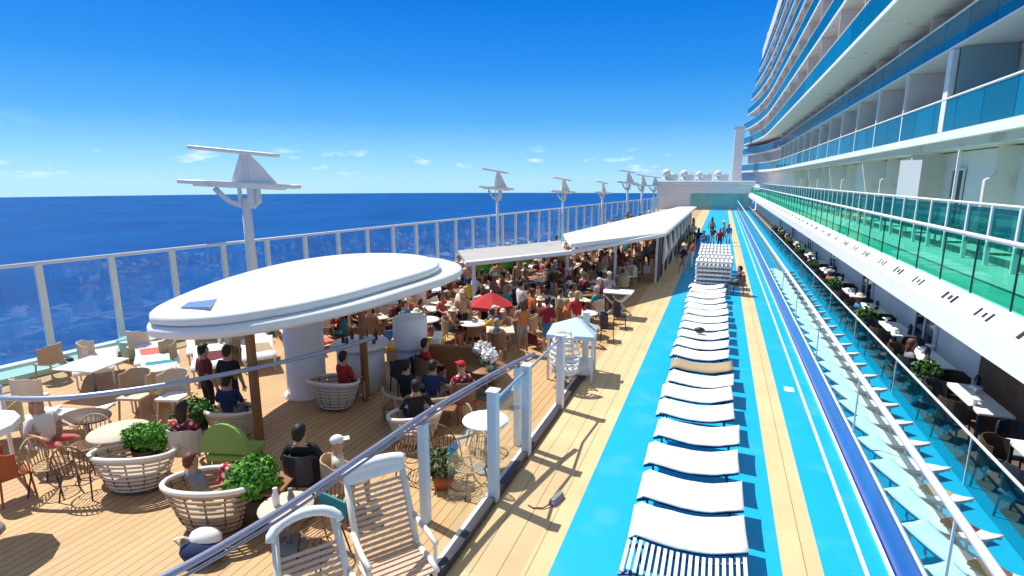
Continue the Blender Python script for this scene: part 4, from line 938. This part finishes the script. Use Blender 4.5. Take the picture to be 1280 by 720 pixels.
# right of the barrier: white egg chair, cabana, things on the planks
eg = thing('egg_chair', 'white wicker egg chair standing just behind the barrier post', 'chair', (-3.3, 12.3, 0), R(-60))
m = MB(); 
for q in range(9):
    z = .28 + q * .13; rr = .42 * math.sin(math.pi * (.18 + .72 * q / 9.5)); m.tube([(rr * math.cos(a), rr * .85 * math.sin(a), z) for a in [math.pi * (.72 + 1.56 * i / 16) for i in range(17)]], .03, 5)
for i in range(9):
    a = math.pi * (.72 + 1.56 * i / 8); m.tube([(.42 * math.sin(math.pi * (.18 + .72 * q / 9.5)) * math.cos(a), .357 * math.sin(math.pi * (.18 + .72 * q / 9.5)) * math.sin(a), .28 + q * .13) for q in range(9)], .02, 4)
m.build('shell', M['metal'], eg); MB().ell((0, .05, .45), (.34, .30, .1), 12, 6).build('cushion', M['white2'], eg); MB().lathe([(.28, 0), (.26, .04), (.05, .08), (.05, .3)], n=14).build('base', M['greyd'], eg)
cb = thing('cabana', 'pale blue peaked cabana on white posts behind the egg chair', 'cabana', (*at(716, 408, 1.3), 0), R(8))
MB().add([(-.6, -.55, 1.2), (.6, -.55, 1.2), (.6, .55, 1.2), (-.6, .55, 1.2), (.1, 0, 1.55), (-.6, -.55, 1.1), (.6, -.55, 1.1), (.6, .55, 1.1), (-.6, .55, 1.1)], [(0, 1, 4), (1, 2, 4), (2, 3, 4), (3, 0, 4), (0, 5, 6, 1), (1, 6, 7, 2), (2, 7, 8, 3), (3, 8, 5, 0), (8, 7, 6, 5)]).build('roof', M['bluepost'], cb)
for sx in (-1, 1):
    for sy in (-1, 1): MB().box((sx * .55, sy * .5, .55), (.06, .06, 1.1)).build('post', M['metal'], cb)
MB().box((0, .05, .25), (1.0, .9, .26)).build('daybed', M['white2'], cb, bevel=.05)
for i, (x, y) in enumerate(((-3.1, 16.6), (-3.0, 18.3))):
    place(cafe_chair('dark', 'black'), x, y, face(1, .2), ['dark chair beside the teak walkway past the cabana', 'second dark chair beside the walkway before the long canopy'][i])
wt = thing('service_table', 'white slatted service table with crossed legs beside the walkway', 'table', (-3.35, 19.8, 0))
MB().box((0, 0, .95), (1.1, .8, .05)).build('table_top', M['white'], wt, bevel=.01)
for s in (-1, 1):
    MB().tube([(-.5, s * .36, 0), (.5, s * .36, .93)], .03, 5).build('leg', M['metal'], wt); MB().tube([(.5, s * .36, 0), (-.5, s * .36, .93)], .03, 5).build('leg', M['metal'], wt)
br = thing('deck_brush', 'small violet grey brush lying on the teak walkway', 'brush', (-2.12, 7.55, 0), R(-14))
MB().box((0, 0, .035), (.10, .34, .07)).build('head', CM['lilac'], br, bevel=.015); MB().box((0, 0, .085), (.085, .30, .03)).build('back', M['greyd'], br, bevel=.01); MB().tube([(0, -.15, .05), (-.06, -.3, .02), (-.2, -.38, .012), (-.3, -.36, .012)], .012, 5).build('cord', M['wickd'], br)
# ------------------------------------------------------------------ loungers with towels on the sea side
GSL = 'loungers on the sea side of the deck'
k = 0
TW = ['white', 'coral', 'cream', 'teal', 'maroon', 'khaki', 'orange', 'lilac', 'pink', 'yellow', 'blue', 'grey']
sea_l = []
for i, (x, y, rz) in enumerate([(-14.6, 8.6, 2.5), (-13.9, 9.6, 2.5), (-13.4, 10.7, 2.45), (-12.7, 8.9, 2.5), (-12.2, 9.9, 2.4), (-11.6, 10.9, 2.4), (-13.2, 12.1, 2.5), (-12.6, 13.2, 2.5), (-11.4, 12.4, 2.4), (-14.6, 11.6, 2.5), (-14.3, 13.4, 2.5), (-12.0, 8.2, 2.4)]):
    place(LS, x, y, rz, 'sea side lounger with a %s towel over it' % TW[i], GSL, s=1.12)
    tw = MB().box((0, 0, 0), (.8, .6, .05)).build('towel', CM[TW[i]], bevel=.015, sub=1); tw.location = (x + .1, y - .05, .50); tw.rotation_euler = (.05, -.06, rz + .1)
    tag(tw, '%s towel spread over a sea side lounger' % TW[i], 'towel')
for i in range(30):
    y = 15 + i * 1.45; place(LS, wx(y) + 2.0, y, .25 + random.uniform(-.1, .1), 'white lounger in the long row beside the sea windbreak', 'row of loungers along the windbreak')
place(table(.5, .72, 'white', 1.1), -13.7, 7.95, .2, 'white square table near the pale ledge')
pb = MB().lathe([(.36, 0), (.42, .30), (.44, .34), (.36, .34)], n=20).build('tub', M['pale'], bevel=0); pb.location = (-15.4, 10.3, .0); pb.scale = (1.3, 1.3, 1.6); tag(pb, 'pale green tub standing by the foot of the windbreak', 'tub')
# ------------------------------------------------------------------ awnings, parasols and banners in the crowd
ga, gb_ = Vector(at(584, 340, .95)), Vector(at(660, 330, .95)); gl_ = (gb_ - ga).length; gcn = (ga + gb_) / 2
gbn = thing('green_windscreen', 'long bright green fabric windscreen amid the crowd right of the round canopy', 'windscreen', (gcn.x, gcn.y, 0), math.atan2(gb_.y - ga.y, gb_.x - ga.x))
gm = mat('green_canvas', (.06, .34, .03), .8, .15, 3.); MB().box((0, 0, 1.02), (gl_, .05, .62)).build('canvas', gm, gbn); MB().box((0, -.0, .45), (gl_, .04, .4)).build('skirt', CM['teal'], gbn)
for x in (-gl_ / 2, 0, gl_ / 2): MB().box((x, .06, .75), (.07, .07, 1.5)).build('post', M['metal'], gbn)
x, y = at(614, 376, 1.2); place(parasol(CM['red'], .75, 1.5, 6, .4), x, y, 0, 'red parasol standing low in the crowd, the only one there')
for i, (px, py, q) in enumerate(((598, 402, 'yellow'), (520, 428, 'yellow'), (700, 330, 'orange'))):
    x, y = at(px, py, .5); t = thing('daybed', ['daybed with yellow cover in the crowd behind the red parasol', 'daybed with yellow cover between round canopy and sofa', 'daybed with orange cover near the long canopy edge'][i], 'daybed', (x, y, 0), .4)
    MB().box((0, 0, .26), (1.5, 1.0, .3)).build('base', M['wick'], t, bevel=.03); MB().box((0, 0, .46), (1.5, 1.0, .12)).build('cover', CM[q], t, bevel=.04); MB().box((.6, 0, .62), (.25, .8, .22)).build('pillow', M['white2'], t, bevel=.06)
sbx = thing('beige_screen', 'upright beige board in the crowd near the round canopy', 'board', (at(522, 405)[0], at(522, 405)[1], 0), R(20))
MB().box((0, 0, .95), (.65, .06, 1.3)).build('board', M['cream'], sbx, bevel=.01)
for s in (-1, 1): MB().box((s * .28, .05, .3), (.05, .05, .6)).build('leg', M['brown'], sbx)
for i, (px, py) in enumerate(((470, 352), (500, 368), (548, 360))):
    x, y = at(px, py + 20); place(LS, x, y, .9, ['lounger with blue cover in the canopy lee, left', 'lounger with blue cover in the canopy lee, middle', 'lounger with blue cover in the canopy lee, right'][i])
    o = MB().box((0, 0, 0), (1.3, .7, .06)).build('cover', CM[['teal', 'blue', 'lilac'][i]], bevel=.02); o.location = (x, y, .52); o.rotation_euler = (0, 0, .9); tag(o, '%s cover spread over a lounger past the round canopy' % ['teal', 'blue', 'lilac'][i], 'cover')
# ------------------------------------------------------------------ the crowd
rnd = random.Random(5)
CH = {'tan': cafe_chair('wick', 'cush'), 'brown': cafe_chair('wickd', 'brown'), 'cream': cafe_chair('wickl', 'white2'), 'black': cafe_chair('dark', 'black')}
TB = {'white': table(.42, .74, 'white'), 'brown': table(.42, .74, 'brown'), 'cream': table(.40, .74, 'wickl', .8)}
tops = ['red', 'crimson', 'maroon', 'white', 'black', 'navy', 'coral', 'brown', 'khaki', 'teal', 'pink', 'grey', 'blue', 'orange', 'cream', 'yellow', None, None]
bots = ['black', 'navy', 'white', 'khaki', 'red', 'grey', 'blue', 'brown', 'maroon']
hks = ['short', 'short', 'long', 'bun', 'hat', 'cap']
used = set(); npers = 0
def randp():
    while True:
        c = (rnd.choice(tops), rnd.choice(bots), rnd.choice(list(HAIRC)), rnd.choice(hks))
        if c not in used: used.add(c); return c
def pdesc(c):
    hr = {'short': 'short %s hair' % c[2], 'long': 'long %s hair' % c[2], 'bun': '%s hair bun' % c[2], 'hat': 'hat on %s hair' % c[2], 'cap': 'cap on %s hair' % c[2]}[c[3]]
    return (('%s top' % c[0]) if c[0] else 'bare chest') + ', %s shorts' % c[1], hr
obst = [(-8.9, 9.7, 3.1), (-6.95, 11.2, .8), (-5.9, 11.9, 1.5), (-4.85, 11.05, 1.), (-5.5, 9.4, 1.5), (-3.9, 14.0, .9), (-3.3, 12.3, .9)]
def ok(x, y, r=.6):
    if x > -3.55 or x < wx(y) + 3.2: return False
    return all((x - a) ** 2 + (y - b) ** 2 > (q + r) ** 2 for a, b, q in obst)
spots = []
yy = 11.4
while yy < 31:
    xx = -13.5 + rnd.uniform(-.3, .3)
    while xx < -3.5:
        x, y = xx + rnd.uniform(-.35, .35), yy + rnd.uniform(-.35, .35)
        if ok(x, y): spots.append((x, y))
        xx += 1.52
    yy += 1.42
cups = 0
for si, (x, y) in enumerate(spots):
    tc = rnd.choice(['white', 'brown', 'cream', 'white']); first = None; n = rnd.choice([2, 3, 2, 3]); a0 = rnd.uniform(0, 6.28)
    tpos = (x, y)
    for q in range(n):
        a = a0 + q * 6.283 / n + rnd.uniform(-.2, .2); cx, cy = x + .66 * math.cos(a), y + .66 * math.sin(a)
        if cx > -3.4: continue
        cc_ = rnd.choice(['tan', 'brown', 'cream', 'black', 'tan']); rz = face(-math.cos(a), -math.sin(a))
        if rnd.random() < .84 and npers < 184:
            c = randp(); d, hr = pdesc(c); npers += 1
            ps = rnd.choice(['sit', 'sitreach', 'sitback'])
            person(ps, cx, cy, rz + rnd.uniform(-.2, .2), c[0], c[1], 'seated person, %s, %s, in the crowd' % (d, hr), group='people on the crowded deck', hair=c[2], hk=c[3], skin=rnd.randrange(4), sleeve=rnd.random() < .7, longleg=rnd.random() < .25, s=rnd.uniform(.92, 1.04))
            lab = '%s cafe chair under the person, %s, %s' % (cc_, d, hr)
            if not first: first = (d, hr)
            grp = 'cafe chairs on the crowded deck'
        else: lab = 'empty %s cafe chair among the crowded tables' % cc_; grp = 'empty %s cafe chairs in the crowd' % cc_
        place(CH[cc_], cx - .05 * math.cos(a) * -1, cy + .05 * math.sin(a), rz, lab, grp)
    lab = ('%s cafe table beside the person, %s, %s' % (tc, first[0], first[1])) if first else 'unoccupied %s cafe table among the crowd' % tc
    place(TB[tc], x, y, a0, lab, 'cafe tables on the crowded deck')
    if first and rnd.random() < .7:
        for _ in range(rnd.choice([1, 2])):
            o = MB().lathe([(.035, 0), (.045, .11), (.038, .11), (.03, .02)], n=8).build('cup', rnd.choice([M['white'], M['white'], CM['coral'], CM['teal']])); r_ = rnd.uniform(.05, .25); an = rnd.uniform(0, 6)
            o.location = (x + r_ * math.cos(an), y + r_ * math.sin(an), .762); tag(o, 'small cup on a cafe table in the crowd', 'cup', 'cups on the cafe tables')
for i in range(66):
    for _ in range(40):
        x, y = rnd.uniform(-13, -3.7), rnd.uniform(10.8, 31)
        if ok(x, y, .3) and all((x - a) ** 2 + (y - b) ** 2 > .3 for a, b in spots): break
    c = randp(); d, hr = pdesc(c); ps = rnd.choice(['stand', 'walk', 'standarm', 'walk'])
    person(ps, x, y, rnd.uniform(0, 6.28), c[0], c[1], 'standing person, %s, %s, amid the tables' % (d, hr), group='people on the crowded deck', hair=c[2], hk=c[3], skin=rnd.randrange(4), sleeve=rnd.random() < .7, longleg=rnd.random() < .35, s=rnd.uniform(.93, 1.05))
for i in range(70):
    a, b = rnd.choice(spots); an = rnd.uniform(0, 6.28); q = rnd.choice(['coral', 'white', 'teal', 'brown', 'navy', 'cream', 'maroon', 'blue'])
    x, y = a + 1.15 * math.cos(an), b + 1.0 * math.sin(an)
    if x > -3.4: continue
    if i % 2: o = MB().ell((0, 0, .14), (.19, .12, .15), 8, 6).tube([(-.12, 0, .24), (0, 0, .42), (.12, 0, .24)], .012, 4).build('beach_bag', CM[q]); o.location = (x, y, 0); tag(o, '%s beach bag on the planks among the crowded tables' % q, 'bag', '%s beach bags in the crowd' % q)
    else:
        o = MB().box((0, 0, .42), (.5, .06, .5), rx=.2).box((0, .22, .26), (.5, .4, .05)).build('folded_towel', CM[q], bevel=.015); o.location = (x, y, .0); o.rotation_euler = (0, 0, an); o.scale = (.9, .9, .8); tag(o, '%s folded towel standing among the crowded tables' % q, 'towel', '%s towels in the crowd' % q)
x, y = at(684, 442); person('stand', x, y, face(.1, 1), 'crimson', 'blue', 'standing person in crimson top and bright blue shorts with back turned', hair='dark brown', near=True)
# the far, uncountable part of the crowd
def crowd_mesh(n, area):
    pal = [CM[k] for k in ('red', 'maroon', 'white', 'black', 'navy', 'coral', 'brown', 'khaki', 'teal', 'grey', 'cream')] + SKINS + [HM['dark brown'], HM['blond']]
    nc = 11; V = []; Fc = []; MI = []
    for i in range(n):
        me, hd, lean = POSES[rnd.choice(['sit', 'stand', 'sitback', 'walk', 'standarm', 'sitreach'])]; x, y = area()
        mt = Matrix.Translation((x, y, 0)) @ Matrix.Rotation(rnd.uniform(0, 6.28), 4, 'Z'); o = len(V)
        t, b, sk_ = rnd.randrange(nc), rnd.randrange(nc), nc + rnd.randrange(4); mp = [sk_, t, t if rnd.random() < .6 else sk_, b, sk_, b]; hz = hd.z + .02
        V += [tuple(mt @ v.co) for v in me.vertices]; hi_ = nc + 4 + (rnd.random() < .3)
        for p in me.polygons: Fc.append([o + k for k in p.vertices]); MI.append(hi_ if (p.center.z > hz and p.center.y < hd.y + .09) or (p.center.z > hd.z - .06 and p.center.y < hd.y - .01) else mp[p.material_index])
    me = bpy.data.meshes.new('crowd'); me.from_pydata(V, [], Fc)
    for m_ in pal: me.materials.append(m_)
    for p, k in zip(me.polygons, MI): p.material_index = k; p.use_smooth = True
    o = bpy.data.objects.new('crowd', me); C.objects.link(o); return o
tag(crowd_mesh(110, lambda: (rnd.uniform(-9.5, -3.0), rnd.uniform(31.5, 62))), 'mass of people far along the deck beyond the long canopy front', 'crowd', kind='stuff')
# people further along the blue lane
for i in range(7):
    x, y = rnd.uniform(-1.0, .8), 38 + i * 2.4 + rnd.uniform(0, .5); c = randp(); d, hr = pdesc(c)
    person(rnd.choice(['stand', 'walk', 'standarm']), x, y, rnd.uniform(0, 6.28), c[0], c[1], 'person, %s, %s, far along the blue lane' % (d, hr), group='people far along the blue lane', hair=c[2], hk=c[3], skin=rnd.randrange(4), longleg=rnd.random() < .4)
for i in range(9):
    x, y = rnd.uniform(-2.4, -1.2), 30 + i * 2.6; c = randp(); d, hr = pdesc(c)
    person(rnd.choice(['stand', 'walk', 'standarm']), x, y, rnd.uniform(0, 6.28), c[0], c[1], 'person, %s, %s, beside the long canopy' % (d, hr), group='people beside the long canopy', hair=c[2], hk=c[3], skin=rnd.randrange(4), longleg=rnd.random() < .4)
x, y = .95, 25.6; person('sit', x, y, face(-1, 0), 'maroon', 'brown', 'person in maroon top seated in the shade of the lounger stacks', hair='black'); place(CH['brown'], x + .02, y, face(-1, 0), 'brown chair right of the front lounger stack')
# ------------------------------------------------------------------ shaded terrace on the right
RT = 'dining tables on the shaded terrace'
def long_table():
    t = thing('dining_table', '', 'table')
    MB().box((0, 0, .76), (.56, 1.7, .045)).build('table_top', M['white'], t, bevel=.01)
    for sx in (-1, 1):
        for sy in (-1, 1): MB().box((sx * .22, sy * .75, .37), (.05, .05, .74)).build('leg', M['dark'], t)
    return t
LT = long_table(); RC = cafe_chair('brownd', 'black'); RC2 = cafe_chair('dark', 'grey'); PL = shrub((.32, .32, .38), .4, .22, 41, 650, 'dark', .08, ('leafc', 'leafb'))
for i in range(17):
    y = 7.2 + 2.75 * i
    place(LT, 4.98, y, 0, 'white dining table on the shaded terrace, %s along from the camera' % ORD[i], RT)
    for q, (dx, dy) in enumerate(((-.50, -.45), (-.50, .45), (0, 1.16))[:3 if i < 9 else 2]):
        side = ['on the sea side near end', 'on the sea side far end', 'at the far head', ''][q]
        place([RC, RC2][(i + q) % 2], 4.98 + dx, y + dy, face(-dx, -dy) if q < 2 else face(0, -1), '%s chair %s of the %s terrace table' % (['dark brown', 'grey'][(i + q) % 2], side, ORD[i]), 'chairs on the shaded terrace')
    if i % 2 == 0: place(PL, 4.5, y + 1.3, i, 'leafy dark potted plant after the %s terrace table' % ORD[i], 'potted plants on the terrace')
    for q in range(3):
        o = MB().lathe([(.03, 0), (.045, .12), (.12, .125), (.12, .14)], n=8).build('dish', M['white']) if q else MB().lathe([(.05, 0), (.06, .22), (.03, .3)], n=8).build('carafe', M['gdoor'])
        o.location = (4.98 + rnd.uniform(-.2, .2), y + rnd.uniform(-.7, .7), .785); tag(o, ('footed white dish on a terrace dining table' if q else 'dark carafe on a terrace dining table'), 'dish' if q else 'carafe', 'footed dishes on the terrace tables' if q else 'carafes on the terrace tables')
    if i > 1 and i % 2:
        c = randp(); d, hr = pdesc(c)
        person('sit', 4.48, y - .45, face(1, 0), c[0], c[1], 'person, %s, %s, dining on the terrace' % (d, hr), group='diners on the shaded terrace', hair=c[2], hk=c[3], skin=rnd.randrange(4), longleg=True)
wr = thing('wall_wreath', 'dark red wreath ornament hanging on the brown terrace wall', 'wreath', (5.45, 11.6, 1.45))
m = MB()
for i in range(8):
    a = i * .785; m.ell((-.04, .30 * math.cos(a), .30 * math.sin(a)), (.04, .17, .12), 8, 6)
m.build('petals', M['rust'], wr); MB().ell((-.06, 0, 0), (.05, .12, .12), 10, 6).build('centre', M['brownd'], wr)
# benches on the green deck
bnch = thing('deck_sunbed', '', 'sunbed')
MB().box((0, 0, .28), (.7, 1.9, .10)).build('mattress', M['pale'], bnch, bevel=.03); MB().box((0, .8, .45), (.7, .12, .4)).build('headrest', M['pale'], bnch, bevel=.03)
for sx in (-1, 1):
    for sy in (-1, 1): MB().box((sx * .3, sy * .8, .12), (.05, .05, .23)).build('leg', M['metal'], bnch)
for i in range(10):
    place(bnch, 7.6, 18.5 + 3.4 * i, R(90 if i % 2 else 75), 'pale green sunbed behind the inner balustrade, %s from the camera' % ORD[i], 'sunbeds on the green deck', z=3.004)
# leftover prototypes nobody placed
for o in [q for q in C.objects if q.type == 'EMPTY' and not q.parent and q.get('label') == '']:
    for c in list(o.children): bpy.data.objects.remove(c)
    bpy.data.objects.remove(o)
# ------------------------------------------------------------------ sky, sun, camera
EL, AZ = R(59), math.atan2(-1, .28)        # the sun stands to the left, a little ahead
sd = Vector((math.cos(EL) * math.sin(AZ), math.cos(EL) * math.cos(AZ), math.sin(EL)))
w = bpy.data.worlds.new('World'); sc.world = w; w.use_nodes = True; nt = w.node_tree; N = nt.nodes.new; L = nt.links.new
bgn = nt.nodes['Background']; sky = N('ShaderNodeTexSky'); sky.sky_type = 'NISHITA'; sky.sun_disc = False; sky.sun_elevation = EL; sky.sun_rotation = AZ
sky.air_density = 1.0; sky.dust_density = .3; sky.ozone_density = 3.0
tc = N('ShaderNodeTexCoord'); sp = N('ShaderNodeSeparateXYZ'); L(tc.outputs['Generated'], sp.inputs[0])
ad = N('ShaderNodeMath'); ad.operation = 'ADD'; ad.inputs[1].default_value = .05; L(sp.outputs['Z'], ad.inputs[0])
mxx = N('ShaderNodeMath'); mxx.operation = 'MAXIMUM'; mxx.inputs[1].default_value = .012; L(ad.outputs[0], mxx.inputs[0])
cb_ = N('ShaderNodeCombineXYZ'); L(sp.outputs['X'], cb_.inputs[0]); L(sp.outputs['Y'], cb_.inputs[1]); L(mxx.outputs[0], cb_.inputs[2]); L(cb_.outputs[0], sky.inputs['Vector'])
hs = N('ShaderNodeHueSaturation'); hs.inputs['Saturation'].default_value = 1.5; hs.inputs['Value'].default_value = 1.; L(sky.outputs[0], hs.inputs['Color'])
# low wisps of cloud
mp2 = N('ShaderNodeMapping'); mp2.inputs['Scale'].default_value = (11, 11, 46); mp2.inputs['Location'].default_value = (1.3, .4, 0); L(tc.outputs['Generated'], mp2.inputs[0])
cn = N('ShaderNodeTexNoise'); cn.inputs['Scale'].default_value = 1; cn.inputs['Detail'].default_value = 7; cn.inputs['Roughness'].default_value = .55; L(mp2.outputs[0], cn.inputs['Vector'])
cr = N('ShaderNodeValToRGB'); cr.color_ramp.elements[0].position = .585; cr.color_ramp.elements[1].position = .76; L(cn.outputs['Fac'], cr.inputs['Fac'])
el_ = N('ShaderNodeValToRGB'); e = el_.color_ramp.elements; e[0].position = .0; e[0].color = (0, 0, 0, 1); e[1].position = .11; e[1].color = (0, 0, 0, 1); q = e.new(.02); q.color = (1, 1, 1, 1); q = e.new(.042); q.color = (.8, .8, .8, 1); q = e.new(.06); q.color = (.12, .12, .12, 1); L(sp.outputs['Z'], el_.inputs['Fac'])
cm = N('ShaderNodeMath'); cm.operation = 'MULTIPLY'; L(cr.outputs['Color'], cm.inputs[0]); L(el_.outputs['Color'], cm.inputs[1])
mk = N('ShaderNodeMix'); mk.data_type = 'RGBA'; mk.inputs['B'].default_value = (8.5, 9, 9.6, 1); gr_ = N('ShaderNodeValToRGB'); e = gr_.color_ramp.elements; e[0].position = 0; e[0].color = (.40, .78, 1.05, 1); e[1].position = .62; e[1].color = (.34, .42, .52, 1)  # last stop: unseen upper sky set pale and neutral to soften the fill light
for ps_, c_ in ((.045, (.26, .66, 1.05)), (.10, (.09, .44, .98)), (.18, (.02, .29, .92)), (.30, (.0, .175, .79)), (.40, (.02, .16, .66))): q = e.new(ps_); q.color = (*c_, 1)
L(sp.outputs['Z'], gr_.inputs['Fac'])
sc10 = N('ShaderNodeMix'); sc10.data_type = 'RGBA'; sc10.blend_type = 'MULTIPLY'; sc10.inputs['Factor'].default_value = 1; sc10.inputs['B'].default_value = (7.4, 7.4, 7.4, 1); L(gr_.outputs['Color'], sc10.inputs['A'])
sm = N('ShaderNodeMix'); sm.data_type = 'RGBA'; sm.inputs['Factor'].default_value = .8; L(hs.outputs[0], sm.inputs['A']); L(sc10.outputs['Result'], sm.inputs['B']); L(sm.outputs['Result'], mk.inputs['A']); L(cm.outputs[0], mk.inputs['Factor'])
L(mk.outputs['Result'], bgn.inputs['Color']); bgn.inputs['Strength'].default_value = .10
ld = bpy.data.lights.new('sun', 'SUN'); ld.energy = 4.6; ld.angle = R(.5); ld.color = (1, .95, .87)
lo = bpy.data.objects.new('sun', ld); C.objects.link(lo); lo.rotation_euler = (-sd).to_track_quat('-Z', 'Y').to_euler()
cd = bpy.data.cameras.new('camera'); cam = bpy.data.objects.new('camera', cd); C.objects.link(cam); sc.camera = cam
cd.sensor_width = 36; cd.lens = F / 1280 * 36; cd.clip_start = .1; cd.clip_end = 6000
cam.matrix_world = Matrix(((_r.x, _u.x, -_f.x, 0), (_r.y, _u.y, -_f.y, 0), (_r.z, _u.z, -_f.z, H), (0, 0, 0, 1)))
vs = sc.view_settings; vs.view_transform = 'Standard'; vs.look = 'None'; vs.exposure = .45; vs.gamma = 1; vs.use_curve_mapping = False
sc.cycles.max_bounces = 8; sc.cycles.transparent_max_bounces = 24; sc.cycles.use_denoising = True
